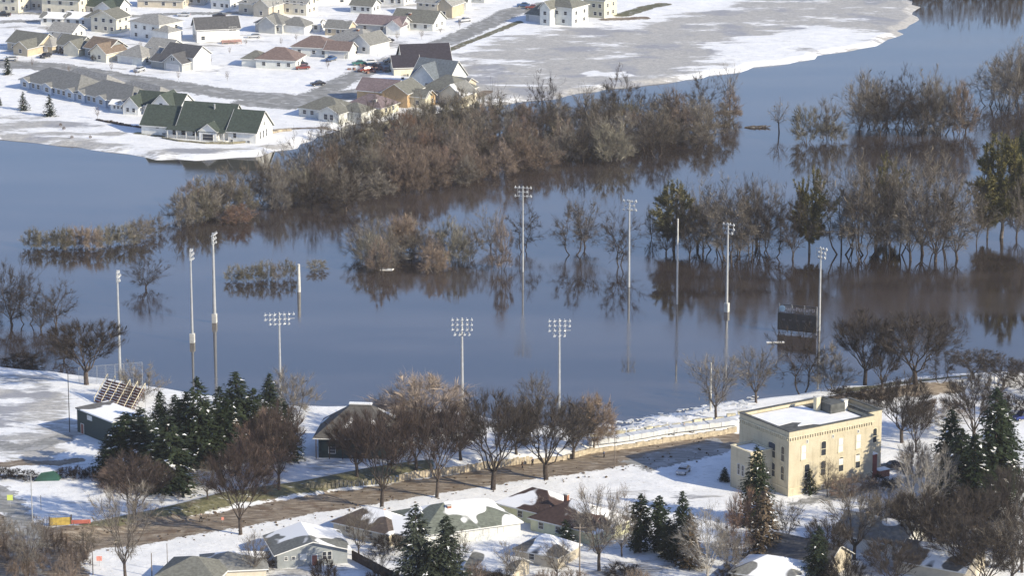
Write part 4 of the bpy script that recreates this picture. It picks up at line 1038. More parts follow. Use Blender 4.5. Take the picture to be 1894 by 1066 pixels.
FOREST = [(268, 412), (300, 425), (430, 418), (500, 395), (560, 392), (640, 386), (700, 376), (820, 352), (930, 332), (1010, 320), (1100, 308), (1200, 298), (1290, 275), (1350, 243), (1385, 222), (1360, 212),
          (1200, 214), (1000, 226), (900, 236), (760, 248), (690, 258), (650, 288), (600, 308), (540, 335), (470, 358), (350, 382)]
def fk(x, y, rr):
    r = rr.random()
    t = (y - 210) / 200.0
    if 700 < x < 1030 and y > 268: return 'willowbrown' if r < .62 else ('willow' if r < .78 else ('rustbush' if r < .9 else 'cottondark'))
    if x < 460: return rr.choice(['willow', 'willow', 'willowolive', 'willowbrown', 'cottondark'])
    if x > 1180: return rr.choice(['willow', 'cottondark', 'willowbrown', 'willow', 'cottondark'])
    return rr.choice(['willow', 'willow', 'cottondark', 'cottondark', 'willowbrown', 'willowolive', 'willow'])
def fh(x, y):
    if x < 340: return 50
    if x < 460: return 62
    if x < 620: return 74
    if x > 1250: return 60
    return 63
FL = {'willow': 'grey willow in the flooded wood', 'willowbrown': 'brown willow in the flooded wood',
      'rustbush': 'rust coloured shrub in the flooded wood', 'cottondark': 'dark limbed tree in the flooded wood', 'willowolive': 'olive willow in the flooded wood'}
def fcell(x, y):
    n = [(360, 'left tip'), (480, 'left end'), (600, 'below the ranch house'), (720, 'below the plywood house'), (840, 'below the purple roof'), (960, 'left of the mast'), (1080, 'right of the middle'),
         (1190, 'above the forked tree'), (1290, 'right part')]
    c_ = next((t for lim, t in n if x < lim), 'right tip')
    lo = np.interp(x, [270, 430, 640, 820, 1000, 1200, 1350], [415, 420, 388, 355, 322, 300, 244]); hi = np.interp(x, [340, 470, 600, 690, 760, 1000, 1360], [388, 362, 310, 258, 248, 226, 212])
    t = (lo - y) / max(12, lo - hi)
    return ('front edge' if t < .22 else 'second row' if t < .42 else 'middle' if t < .65 else 'fourth row' if t < .82 else 'back edge') + ', ' + c_
grove(scatter(FOREST, 39, 15, 5), fk, fh, 62, FL, 'trees of the flooded riverside wood', 6, cell=fcell)
tree('cottondark', 640, 391, 318, 90, 'dark tree with a low branch leaning right, front edge of the flooded wood')
tree('dead', 1350, 208, 112, 50, 'tall bare tree with ragged top at the right tip of the flooded wood')
tree('rustbush', 440, 413, 378, 60, 'orange brown shrub at the near left corner of the flooded wood')
# frosted shrubs between the wood and the houses
grove([(650, 250), (672, 244), (700, 238), (728, 232), (760, 226), (792, 218), (826, 208), (850, 196), (880, 192), (640, 262), (700, 250), (745, 240), (600, 262), (860, 178), (838, 172)], ['pale', 'willowolive', 'pale'], 30, 32,
      'pale frosted shrub between the flooded wood and the houses', 'frosted shrubs by the houses', 8)
# willow clumps standing in the water
grove([(62, 458), (84, 460), (108, 456), (122, 462), (140, 458), (158, 455), (172, 462), (192, 458), (206, 452), (232, 452), (255, 448), (262, 440), (290, 432)],
      lambda x, y, r: 'willowtan' if 130 < x < 190 else ('willowolive' if x < 240 else 'willow'), 42, 44,
      {'willowtan': 'orange tipped willow shrub in the flooded clump at far left', 'willowolive': 'olive grey willow shrub in the flooded clump at far left', 'willow': 'grey willow shrub joining the far left clump to the wood'}, 'shrubs of the far left flooded clump', 9)
grove([(668, 478), (690, 490), (712, 478), (735, 468), (762, 480), (722, 498), (752, 462), (796, 470), (830, 476), (690, 466), (848, 490), (868, 478), (800, 492)],
      lambda x, y, r: r.choice(['willow', 'willowolive', 'willow', 'willowbrown']), 62, 62,
      {'willow': 'grey round willow shrub in the flooded mid river island', 'willowolive': 'olive round willow shrub in the flooded mid river island', 'willowbrown': 'brown round willow shrub in the flooded mid river island'}, 'shrubs of the flooded mid river island', 10)
tree('orange', 742, 468, 394, 70, 'orange topped willow at the back of the mid river island')
tree('willowtan', 804, 504, 456, 56, 'golden brown shrub at the front of the mid river island')
tree('willowbrown', 700, 504, 440, 60, 'brown shrub nearest the water on the left of the mid river island')
tree('willowbrown', 928, 500, 398, 44, 'slim brown tree in the water left of the tall lamp mast')
tree('cotton', 908, 462, 385, 60, 'grey flooded tree behind the slim brown tree')
tree('cottondark', 968, 465, 378, 66, 'dark flooded tree directly behind the tall lamp mast')
tree('cottondark', 1060, 472, 372, 86, 'spreading flooded tree between the two tall lamp masts')
tree('cotton', 1082, 458, 360, 70, 'grey flooded tree behind the spreading tree')
tree('cottondark', 1146, 492, 386, 84, 'dark forked tree in the water left of the lamp mast')
tree('cottondark', 1205, 440, 378, 30, 'small dark flooded tree behind the forked tree')
grove([(432, 520), (452, 522), (474, 520), (492, 516), (512, 520), (536, 514)], ['willow', 'willowolive'], 36, 36, 'low grey shrub barely above the water left of the white pillar', 'low shrubs left of the white pillar', 12)
tree('willowolive', 586, 500, 478, 44, 'low shrub barely above the water right of the white pillar')
tree('cottondark', 270, 535, 472, 74, 'lone dark tree standing in open water between two lamp masts')
# left edge grove
tree('cottondark', 22, 602, 478, 100, 'tall dark flooded tree at the left edge of the photo')
tree('cottondark', -14, 590, 500, 90, 'dark flooded tree cut by the left edge')
tree('cottondark', 50, 600, 505, 70, 'dark flooded tree behind the left edge grove')
tree('cottondark', 104, 604, 518, 84, 'round dark flooded tree right of the left edge grove')
tree('cottondark', 76, 612, 545, 60, 'dark low flooded tree between two round trees at left')
tree('elm', 160, 712, 594, 138, 'broad dark bare tree on the bank behind the bleachers')
tree('cottondark', 118, 668, 612, 70, 'dark tree left of the broad bank tree')
tree('willow', 255, 742, 672, 84, 'fine grey tree right of the white stair rails')
tree('brush', 40, 680, 655, 90, 'dark brush on the shore below the left edge grove')
# far right groves
tree('dead', 1441, 246, 174, 44, 'lone dead tree in the river, left of a round shrub')
tree('willowolive', 1492, 262, 190, 64, 'round olive shrub standing in the river beside the lone dead tree')
tree('willow', 1530, 258, 184, 60, 'round grey shrub right of the olive shrub in the river')
tree('willowolive', 1548, 262, 222, 40, 'low shrub at the right foot of the round grey shrub')
grove([(1590, 246), (1612, 238), (1628, 252), (1650, 238), (1664, 250), (1690, 240), (1706, 252), (1728, 238), (1742, 250), (1760, 240), (1786, 246), (1640, 228), (1680, 226), (1720, 224), (1600, 228)],
      ['cotton', 'cottondark', 'willow'], 90, 74, {'cotton': 'tall grey tree in the flooded grove in the far bend', 'cottondark': 'dark bare tree in the flooded grove in the far bend', 'willow': 'low grey willow in the flooded grove in the far bend'}, 'trees of the far river bend grove', 14, .18)
tree('willowbrown', 1778, 250, 150, 58, 'reddish brown tree at the right end of the far bend grove')
grove([(1828, 196), (1850, 202), (1870, 190), (1890, 204), (1908, 196), (1842, 184), (1880, 178), (1925, 200), (1900, 182)], ['cotton', 'cottondark', 'willow'], 90, 74,
      {'cotton': 'tall grey tree in the flooded grove at the upper right edge', 'cottondark': 'dark bare tree in the flooded grove at the upper right edge', 'willow': 'low grey willow in the flooded grove at the upper right edge'}, 'trees of the upper right edge grove', 15, .15)
# big right grove
tree('pine', 1246, 462, 332, 92, 'yellow green topped pine in the flooded grove, behind the bare white pole')
tree('cottondark', 1232, 470, 400, 66, 'dark low tree under the yellow green pine')
tree('cottondark', 1275, 478, 376, 60, 'dark tree right of the yellow green pine')
pts = [(1300, 472), (1322, 462), (1345, 476), (1366, 466), (1388, 478), (1408, 468), (1430, 476), (1316, 484), (1352, 488), (1380, 490), (1290, 460), (1340, 455), (1400, 455), (1450, 462), (1466, 480), (1420, 488)]
grove(pts[::2] + pts[1:6:2], ['cottondark', 'cotton', 'cottondark'], 128, 92, {'cotton': 'tall grey bare tree in the flooded grove right of the pine', 'cottondark': 'tall dark bare tree in the flooded grove right of the pine'}, 'trees of the flooded grove right of the pine', 16, .13)
tree('pine', 1497, 468, 318, 78, 'dark olive pine in the flooded grove, between two open patches of water')
pts2 = [(1556, 470), (1580, 462), (1604, 474), (1592, 484), (1640, 480), (1662, 470), (1684, 482), (1706, 470), (1730, 484), (1750, 472), (1770, 480), (1540, 456), (1620, 458), (1690, 456), (1740, 458)]
grove(pts2[::2] + pts2[1:8:2], ['cotton', 'cotton', 'cottondark', 'cotton'], 165, 112, {'cotton': 'tall grey flooded tree with a high crown, right grove', 'cottondark': 'tall dark flooded tree with a high crown, right grove'}, 'high crowned trees of the right flooded grove', 17, .11)
tree('pine', 1640, 430, 282, 60, 'dark olive pine top behind the high crowned bare trees')
tree('pine', 1852, 440, 244, 120, 'tall yellow green pine at the right edge grove')
tree('pine', 1826, 440, 312, 60, 'shorter dark green pine left of the tall yellow green pine')
tree('spruce', 1888, 330, 240, 40, 'dark evergreen cut by the right edge beyond the tall pine')
tree('cotton', 1806, 452, 330, 50, 'slim grey tree left of the pines at the right edge')
tree('cottondark', 1880, 440, 310, 70, 'dark tree under the tall pine at the right edge')
tree('cotton', 1900, 450, 290, 70, 'grey tree cut by the right edge')
# mirrored far bank, just above the frame
grove([(x, -14 - (i % 3) * 6) for i, x in enumerate(range(1660, 1940, 18))], ['cottondark', 'willow'], 70, 40, 'far bank tree above the top right corner', 'far bank trees above the frame', 18)
# shore trees by the scoreboard
tree('cottondark', 1484, 728, 592, 112, 'dark tree in front of the scoreboard')
tree('elm', 1600, 708, 580, 118, 'broad dark elm on the bank right of the scoreboard')
tree('elm', 1693, 712, 582, 148, 'broadest dark elm on the bank, right of the other elm')
tree('elm', 1632, 722, 640, 70, 'smaller elm between the two broad bank elms')
tree('willow', 1540, 722, 642, 78, 'fine brownish tree below the scoreboard post')
tree('cottondark', 1740, 708, 640, 66, 'slim dark tree right of the broadest elm')
tree('elm', 1800, 712, 650, 96, 'dark low tree at the right bank above the green slope')
tree('elm', 1856, 716, 662, 96, 'dark low tree at the right bank near the edge')
tree('elm', 1910, 742, 690, 120, 'black tree mass cut by the right edge')
tree('brush', 1870, 770, 730, 90, 'dark shrub below the black tree mass at the right edge')
tree('twiggy', 1324, 776, 652, 104, 'fine grey tree on the dike beside the bare pole')
tree('twiggy', 1398, 746, 640, 96, 'fine grey tree on the bank behind the school roof')
tree('brush', 1560, 742, 716, 60, 'dark brush behind the school roof'); tree('brush', 1610, 748, 716, 64, 'dark brush right behind the school chimneys')
tree('elm', 1668, 820, 700, 110, 'dark tree right of the school building')
tree('elm', 1694, 838, 742, 64, 'dark slim tree with a long trunk in the snow right of the school')
tree('elm', 1800, 822, 690, 108, 'snow dusted bare tree behind the big spruce', rz=1.0)
tree('brushbrown', 1740, 770, 742, 120, 'brown brush on the slope right of the school')
tree('pale', 1745, 800, 752, 90, 'frosted shrub in the snow behind the right spruces')
tree('pale', 1690, 800, 756, 70, 'frosted shrub between two dark trunks right of the school')
# the row of big bare trees along the street
tree('elmrust', 706, 943, 752, 128, 'big reddish dark bare tree left of the street row, in front of the park shelter')
tree('elmrust', 808, 922, 745, 116, 'big bare tree with a pale trunk, second along the street')
tree('elm', 912, 906, 728, 150, 'big vase shaped bare tree at the middle of the street row')
tree('elm', 1010, 888, 740, 146, 'big dark bare tree with a low fork at the right end of the street row')
tree('elm', 770, 876, 752, 96, 'dark bare tree behind the street row, left of centre')
tree('elm', 852, 860, 762, 92, 'forked dark tree in the snow behind the street row')
tree('elmrust', 660, 880, 768, 110, 'reddish black bare tree covering the right of the park shelter')
tree('orange', 786, 812, 694, 190, 'wide orange tipped tree on the shore behind the street row')
tree('orange', 720, 800, 728, 90, 'smaller orange tipped tree right of the shelter roof')
tree('orange', 1098, 838, 728, 92, 'orange tipped tree at the left end of the white dike barrier')
tree('twiggy', 990, 790, 690, 70, 'grey fine tree left of the lamp mast on the shore')
tree('elm', 1060, 850, 745, 90, 'dark bare tree left of the orange tipped dike tree')
tree('elmrust', 955, 850, 752, 90, 'reddish dark tree behind the vase shaped tree')
tree('willow', 540, 770, 680, 96, 'fine grey tree on the shore right of the spruces')
# left foreground
tree('spruce', 368, 860, 694, 74, 'tall dark spruce, left of the three tallest spruces')
tree('spruce', 440, 830, 685, 80, 'tallest dark spruce at the shore, middle of the spruce belt')
tree('spruce', 500, 800, 688, 50, 'slim dark spruce beside the lamp mast')
tree('spruce', 298, 822, 722, 50, 'small dark spruce behind the snowy ones'); tree('spruce', 326, 826, 728, 52, 'small dark spruce right of its twin behind the snowy ones')
tree('spruce', 408, 834, 712, 60, 'dark spruce between the two tallest spruces'); tree('spruce', 470, 830, 716, 64, 'dark spruce right of the tallest spruce')
tree('sprucesnow', 528, 850, 742, 58, 'snow flecked spruce at the right end of the spruce belt')
tree('sprucesnow', 236, 884, 760, 92, 'snow flecked spruce hiding the green building corner')
tree('sprucesnow', 312, 905, 765, 98, 'snow flecked spruce with a white dusted right side')
tree('sprucesnow', 270, 890, 770, 90, 'dark snow flecked spruce between two others at left')
tree('sprucesnow', 210, 872, 790, 60, 'low snow flecked spruce at the left end of the spruce belt')
tree('elmrust', 445, 990, 826, 122, 'rust coloured vase shaped tree beside the dirt street')
tree('rustbush', 468, 890, 790, 110, 'rust coloured bush in front of the dark spruces')
tree('rustbush', 500, 858, 760, 90, 'upper rust brown bush right of the dark spruces')
tree('elmrust', 516, 916, 752, 96, 'dark reddish tree with a thin trunk, left of the snowfield')
tree('elmrust', 250, 962, 846, 130, 'dark maroon tree mass behind the vase shaped tree at lower left')
tree('twiggy', 232, 1075, 890, 122, 'vase shaped bare tree at lower left with a straight pale trunk')
tree('rustbush', 230, 905, 852, 110, 'maroon brush at the foot of the snow flecked spruces')
tree('twiggy', 384, 924, 856, 66, 'small grey tree in the snow left of the rust coloured tree')
grove([(20, 1040), (60, 1060), (100, 1030), (140, 1050), (40, 1075), (120, 1080), (160, 1035), (8, 1010), (80, 1005)], ['brushbrown', 'twiggy', 'brushbrown'], 52, 60,
      {'brushbrown': 'brown brush by the curving road in the lower left corner', 'twiggy': 'young bare tree by the curving road in the lower left corner'}, 'brush in the lower left corner', 20)
tree('twiggy', 52, 1070, 962, 80, 'taller bare tree in the lower left corner brush')
# bottom middle
tree('sprucegrey', 770, 1090, 930, 74, 'tall snow specked spruce in front of the white house, left of its twin')
tree('sprucegrey', 826, 1096, 952, 72, 'tall snow specked spruce right of its twin')
tree('sprucegrey', 798, 1100, 1000, 56, 'lower spruce joining the two tall snow specked spruces')
tree('twiggy', 664, 1030, 942, 66, 'small bare tree right of the grey house')
tree('brush', 716, 1022, 988, 70, 'dark shrub left of the tall snow specked spruces')
tree('twiggy', 1108, 1056, 905, 130, 'wide bare tree right of the maroon roofed house')
tree('smallspruce', 1046, 1006, 962, 34, 'small dark evergreen against the maroon roofed house')
tree('cedar', 1184, 1022, 912, 34, 'dark columnar cedar, left of a pair'); tree('cedar', 1218, 1018, 916, 32, 'dark columnar cedar, right of a pair')
tree('spruce', 1262, 1040, 906, 50, 'pointed dark evergreen beside the two columnar cedars')
tree('cedarbrown', 1276, 1050, 950, 44, 'browned evergreen leaning on the pointed one')
tree('cedar', 1238, 1034, 960, 32, 'low dark cedar below the columnar pair')
tree('pale', 1306, 1082, 925, 104, 'pale bare tree left of the browned spruce')
tree('spruce', 1398, 968, 822, 62, 'snow specked dark spruce against the school building corner')
tree('spruce', 1340, 890, 864, 18, 'small round evergreen at the school annex')
tree('rustbush', 1372, 1032, 905, 84, 'rust brown bush in front of the school spruce')
tree('cedarbrown', 1412, 1040, 900, 60, 'browned evergreen in front of the school spruce')
tree('smallspruce', 1497, 914, 868, 24, 'small evergreen against the lit school wall, left'); tree('twiggy', 1530, 918, 848, 40, 'small frosted tree against the lit school wall')
tree('brushbrown', 1575, 910, 878, 100, 'brown shrubs along the foot of the lit school wall'); tree('rustbush', 1560, 918, 888, 60, 'reddish shrub in front of the lit school wall')
tree('brush', 1630, 905, 880, 70, 'dark shrub at the right foot of the school')
tree('twiggy', 1580, 1036, 898, 130, 'tall multi stemmed bare tree in the snow in front of the school')
tree('spruce', 1512, 1084, 970, 52, 'dark spruce in the yard below the school')
tree('pale', 1694, 990, 826, 110, 'pale twiggy tree right of the school')
tree('pale', 1740, 950, 830, 84, 'second pale twiggy tree beside the right spruces')
tree('orange', 1690, 900, 812, 70, 'reddish bush behind the pale twiggy tree')
tree('spruce', 1756, 905, 752, 72, 'dark spruce left of the biggest spruce at the right')
tree('sprucesnow', 1838, 925, 712, 92, 'biggest snow flecked spruce at the right side')
tree('spruce', 1800, 950, 800, 80, 'dark spruce between the two right hand spruces')
tree('elm', 1695, 1040, 905, 100, 'dark trunked tree among brush in the lower right')
grove([(1640, 960), (1680, 952), (1720, 962), (1765, 955), (1810, 970), (1850, 962), (1890, 975), (1740, 985), (1790, 1000), (1840, 1010), (1880, 1030), (1700, 1010)], ['brush'], 46, 88,
      {'brush': 'dark brush shrub among the yards in the lower right', 'brushbrown': 'brown brush shrub among the yards in the lower right'}, 'brush in the lower right yards', 22)
for (x, y, t, w_, kd, lb) in [(1780, 1075, 958, 130, 'elm', 'large dark bare tree in the lower right corner yards'), (1870, 1090, 950, 150, 'twiggy', 'large grey bare tree in the lower right corner'),
                            (1820, 1100, 990, 120, 'elm', 'dark bare tree at the bottom edge, lower right'), (1650, 1100, 1000, 110, 'elm', 'dark bare tree at the bottom edge below the snow patched house'),
                            (1560, 1100, 1020, 90, 'brush', 'dark shrub at the bottom edge below the school yard')]:
    tree(kd, x, y, t, w_, lb)
# brush at the bottom edge of the middle
grove([(880, 1080), (930, 1085), (1010, 1082), (1060, 1084), (1150, 1070), (1180, 1086), (1350, 1080), (480, 1060), (360, 1076), (700, 1090)], ['brush', 'brushbrown', 'brush'], 34, 60,
      {'brush': 'dark yard shrub along the bottom edge', 'brushbrown': 'brown yard shrub along the bottom edge'}, 'yard shrubs along the bottom edge', 23)
# saplings in the snow above the maroon roofed house
grove([(1075, 935), (1092, 950), (1110, 940), (1128, 955), (1145, 942), (1160, 958), (1084, 970), (1120, 975), (1140, 985), (1170, 975), (1100, 985), (1155, 930), (1190, 948)], ['sapling'], 44, 14, 'thin sapling in the snow above the maroon roofed house', 'saplings in the snow slope', 24)
grove([(300, 940), (330, 930), (350, 948), (270, 948), (400, 915), (310, 900), (345, 910), (420, 905)], ['sapling'], 26, 13, 'thin sapling in the snow above the green dike slope at left', 'saplings above the left dike slope', 25)
# small trees of the far shore
tree('smallspruce', 14, 138, 104, 15, 'dark spruce by the far street, upper left')
tree('smallspruce', 43, 204, 170, 18, 'dark green spruce on the far lawn, left of the snowier one')
tree('smallspruce', 92, 215, 175, 21, 'snowier spruce on the far lawn, below the row houses')
tree('smallspruce', -2, 196, 172, 10, 'spruce cut by the left edge on the far lawn')
tree('sapling', 180, 220, 193, 12, 'frosted sapling on the far lawn left of the ranch house')
tree('sapling', 128, 136, 118, 9, 'bare sapling by the far street'); tree('sapling', 206, 132, 112, 8, 'bare sapling in front of the garages')
tree('brushbrown', 113, 100, 90, 14, 'brown bush at a house corner in the third row'); tree('brushbrown', 174, 112, 100, 14, 'brown bush by the shaded house in the third row')
for i, (x, y) in enumerate([(118, 240), (133, 256), (167, 256), (112, 233)]): tree('brushbrown', x, y, y - 6, 6, 'tiny tuft of weeds in the slush by the far shore, %s' % ['upper right', 'middle', 'rightmost', 'upper left'][i], 'weed tufts by the far shore')

grove([(8, 886), (30, 884), (52, 888), (120, 882), (145, 886), (170, 884), (195, 890), (215, 886)], ['brush'], 20, 34, 'dark snow flecked shrub in the row above the lower left snowfield', 'shrub row above the lower left snowfield', 27)

# more yard trees over the foreground roofs
for (x, y, t, w_, kd, lb) in [(470, 1075, 985, 60, 'twiggy', 'thin bare yard tree left of the grey house'), (700, 1075, 1010, 60, 'twiggy', 'thin bare yard tree beside the dark board fence'),
    (948, 1080, 1005, 70, 'twiggy', 'bare yard tree in front of the small dark roofed garage'), (1030, 1075, 1000, 70, 'twiggy', 'bare yard tree right of the small dark roofed garage'),
    (1150, 1030, 940, 60, 'twiggy', 'thin bare tree left of the columnar cedars'), (1350, 1075, 980, 80, 'twiggy', 'bare yard tree left of the browned evergreen at the bottom'),
    (1455, 1010, 925, 70, 'twiggy', 'bare yard tree between the school spruce and the tall multi stemmed tree'), (1530, 1060, 960, 80, 'elm', 'dark yard tree right of the yard spruce'),
    (1640, 1010, 900, 90, 'twiggy', 'bare yard tree above the snow patched grey roof'), (1730, 1050, 930, 100, 'elm', 'dark yard tree over the snow roofed house at right'),
    (1800, 1010, 900, 90, 'elm', 'dark yard tree below the biggest right spruce'), (1865, 985, 860, 80, 'elm', 'dark bare tree at the foot of the biggest right spruce'),
    (1890, 1060, 930, 90, 'elm', 'dark bare tree cut by the right edge near the bottom corner'), (600, 1085, 1030, 60, 'brush', 'dark hedge plant in front of the grey house'),
    (850, 1060, 985, 50, 'twiggy', 'thin tree right of the twin snow specked spruces'), (1000, 965, 915, 40, 'sapling', 'slim sapling behind the maroon roof')]:
    tree(kd, x, y, t, w_, lb)
tree('spruce', 345, 848, 722, 70, 'dark spruce filling the gap left of the tall dark spruce'); tree('spruce', 385, 856, 740, 70, 'lower dark spruce in front of the tall dark spruce')
tree('spruce', 420, 850, 735, 74, 'lower dark spruce in front of the tallest spruce'); tree('sprucesnow', 262, 872, 752, 84, 'tall snow flecked spruce behind the left group')
tree('spruce', 1776, 930, 790, 80, 'dark spruce just right of the second right hand spruce'); tree('spruce', 1850, 900, 735, 80, 'dark spruce behind the biggest right spruce')

grove([(560, 335), (640, 300), (706, 262), (770, 262), (850, 250), (915, 246), (1010, 238), (1080, 240), (1150, 232), (1240, 232), (1300, 224), (880, 300), (1120, 280), (690, 350)], ['dead', 'cottondark', 'cotton'], 98, 66,
      {'dead': 'tall ragged bare tree rising above the flooded wood', 'cottondark': 'tall dark tree rising above the flooded wood', 'cotton': 'tall grey tree rising above the flooded wood'}, 'tall trees above the flooded wood', 41, .12)

grove([(30, 66), (88, 62), (150, 88), (205, 92), (260, 92), (330, 60), (360, 112), (390, 118), (425, 100), (455, 84), (520, 84), (548, 76), (590, 84), (606, 128), (640, 112), (700, 84), (735, 74), (780, 72), (815, 62), (850, 52), (60, 124), (250, 140), (330, 148), (420, 150)],
      ['sapling'], 17, 8, 'small bare yard tree among the far houses', 'small yard trees among the far houses', 44)
# ------------------------------------------------------------------ sports field light masts
def lamp_proto():
    m = MB(); m.mat(0).cone((0, .36, .02), (0, 0.0, 0), .12, .28, 10); m.mat(1).cone((0, -.001, 0), (0, -.07, -.01), .275, .25, 10)
    m.mat(0).box((0, .22, .3), (.08, .3, .3)); return m.mesh('lamp_head', [M['lamp_body'], M['lens']])
LAMP = lamp_proto(); LR = random.Random(5)
def mast(label, px, py, top, rows, rz, r0=.34, group='sports field light masts', basebox=False, rowgap=1.05, sp=1.0):
    b_ = P(px, py); H = height_to(b_, top)
    root = thing('light_mast', label, 'light mast', b_, R(rz), group)
    m = MB(); m.cone((0, 0, -2), (0, 0, H), r0, r0 * .5, 12); m.build('pole', M['galv'], root, smooth=False)
    z = H - .35
    for i, n in enumerate(rows):
        wdt = (n - 1) * sp
        m = MB(); m.box((0, -.16, z), (wdt + .5, .12, .12)); m.box((0, -.1, z), (.5, .5, .3)); m.build('crossarm', M['galv'], root)
        for k in range(n):
            if LR.random() < .09: continue
            o = link('lamp_head', LAMP, root, (-wdt / 2 + k * sp, -.42, z - .12)); o.rotation_euler = (R(28 + LR.uniform(-9, 9)), 0, R(LR.uniform(-16, 16)))
        z -= rowgap
    if len(rows) > 1:
        m = MB()
        for x in (-1.3, 1.3): m.box((x, -.16, H - .35 - rowgap * (len(rows) - 1) / 2), (.08, .08, rowgap * (len(rows) - 1)))
        m.build('brace', M['galv'], root)
    if basebox: m = MB(); m.box((0, 0, .8), (1.0, 1.0, 2.6)); m.build('base_box', M['concrete'], root)
    return root
mast('light mast at the bleachers, its lamps stacked edge on', 222, 692, 500, [3, 3, 2], 80, .36)
mast('light mast with a white box at its foot, left of a thicker mast', 356, 634, 460, [3, 3, 3], 78, .33, basebox=True)
mast('thickest light mast in the water, right of its edge on neighbour', 397, 597, 431, [4, 3, 3], 76, .46, basebox=True)
mast('light mast rising behind the spruces with two wide rows of lamps', 519, 750, 578, [7, 7, 5], 10, .34)
mast('light mast with four rows of lamps above the orange tipped tree', 855, 778, 588, [5, 5, 5, 4], 0, .42, sp=1.0)
mast('light mast with four rows of lamps right of the centre, before the dark trees', 1034, 790, 590, [5, 5, 5, 3], 2, .36, sp=1.05)
mast('light mast in the water with its base at the middle of the flooded field', 967, 503, 345, [5, 3, 5], 170, .28, sp=.95)
mast('light mast in the water right of the dark forked tree', 1163, 531, 370, [4, 3, 4], 165, .34, sp=1.0)
mast('light mast in the water before the dark grove with a white foot', 1344, 577, 413, [4, 4, 3], 150, .36, sp=.85, basebox=True)
mast('light mast beside the scoreboard', 1515, 612, 458, [4, 3, 3], 140, .34, sp=.85)
def bare_pole(label, px, py, top, r0, name='utility_pole', cat='pole', mt='galv', extra=None, group=None):
    b_ = P(px, py); H = height_to(b_, top); root = thing(name, label, cat, b_, 0, group)
    m = MB(); m.cone((0, 0, -2), (0, 0, H), r0, r0 * .7, 10); m.build('pole', M[mt], root)
    m = MB(); m.cone((0, 0, H), (0, 0, H + .18), r0 * .85, r0 * .5, 10); m.build('cap', M[mt], root)
    if extra: extra(root, H)
    return root
bare_pole('bare white pole without lamps in front of the yellow green pine', 1252, 563, 406, .26, mt='concrete')
bare_pole('bare white pole standing among fine grey branches on the dike', 1314, 760, 673, .26, mt='concrete')
pl = bare_pole('short thick white pillar standing alone in the water', 553, 540, 490, .48, 'concrete_pillar', 'pillar', 'concrete')
def street_arm(root, H):
    m = MB(); m.cone((0, 0, H - .3), (-1.6, 0, H + .1), .05, .04, 6); m.build('arm', M['galv'], root)
    m = MB(); m.box((-1.9, 0, H + .1), (.8, .3, .16)); m.build('lamp', M['lamp_body'], root)
bare_pole('street lamp in the snow left of the yellow sheet pile', 60, 966, 878, .12, 'street_lamp', 'street lamp', extra=street_arm)
bare_pole('thin wooden pole on the snow left of the street lamp shadow', 76, 944, 918, .06, mt='bark')
def xarm(root, H):
    m = MB(); m.box((0, 0, H - .5), (2.2, .12, .14)); m.build('crossarm', M['bark'], root)
    m = MB()
    for x in (-.9, -.4, .4, .9): m.cone((x, 0, H - .43), (x, 0, H - .2), .05, .04, 6)
    m.build('insulator', M['black'], root)
bare_pole('wooden pole with a crossarm at the bottom edge right of the maroon roofed house', 1072, 1080, 972, .15, mt='bark', extra=xarm)
bare_pole('thin wooden pole on the dike at the left end of the snow covered dirt strip', 1137, 866, 806, .10, mt='bark')
bare_pole('short wooden pole at the street end of the snowfield, lower left', 172, 1064, 1012, .10, mt='bark')
bare_pole('wooden pole right of the vase shaped tree, lower left', 281, 1068, 1026, .12, mt='bark')
bare_pole('wooden pole left of the brown roofed house yard', 310, 1060, 1008, .08, mt='bark')
bare_pole('thin pole in the snow by the sheet pile', 173, 990, 960, .07, mt='bark')
bare_pole('thin dark pole left of the dark green building', 129, 800, 688, .10, mt='black')
bare_pole('thin pole at the far road', 698, 104, 92, .08, mt='galv')
# signs
def sign(label, px, py, top, face, w, h, words=None):
    b_ = P(px, py); H = height_to(b_, top); root = thing('road_sign', label, 'sign', b_)
    m = MB(); m.cone((0, 0, -.2), (0, 0, H), .04, .04, 6); m.build('post', M['galv'], root)
    m = MB(); s = .7071 * w
    if h is None: m.slab([(0, -.06, H + w * .5), (-w / 2, -.06, H), (0, -.06, H - w * .5), (w / 2, -.06, H)], 0); 
    m = MB(); m.box((0, -.07, H), (w, .04, h or w)); o = m.build('sign_panel', face, root)
    if h is None: o.rotation_euler = (0, 0, 0)
    return root
M['hivis'] = plain('yellow_green_sign', (0.60, 0.68, 0.16), .5, .05); M['signred'] = plain('sign_red_white', (0.70, 0.28, 0.22), .5, .3, 6)
M['yellow'] = plain('yellow_paint', (0.42, 0.30, 0.07), .5, .25, 1.5); M['signback'] = plain('green_tarp', (0.025, 0.07, 0.055), .7, .3)
sign('yellow green warning sign on the snow near the left edge', 19, 938, 921, M['hivis'], 1.1, 1.1)
sign('small red and white street sign, lower left', 184, 1048, 1034, M['signred'], 1.0, .9)
sign('small red sign on the green dike slope', 412, 968, 960, M['signred'], .5, .6)
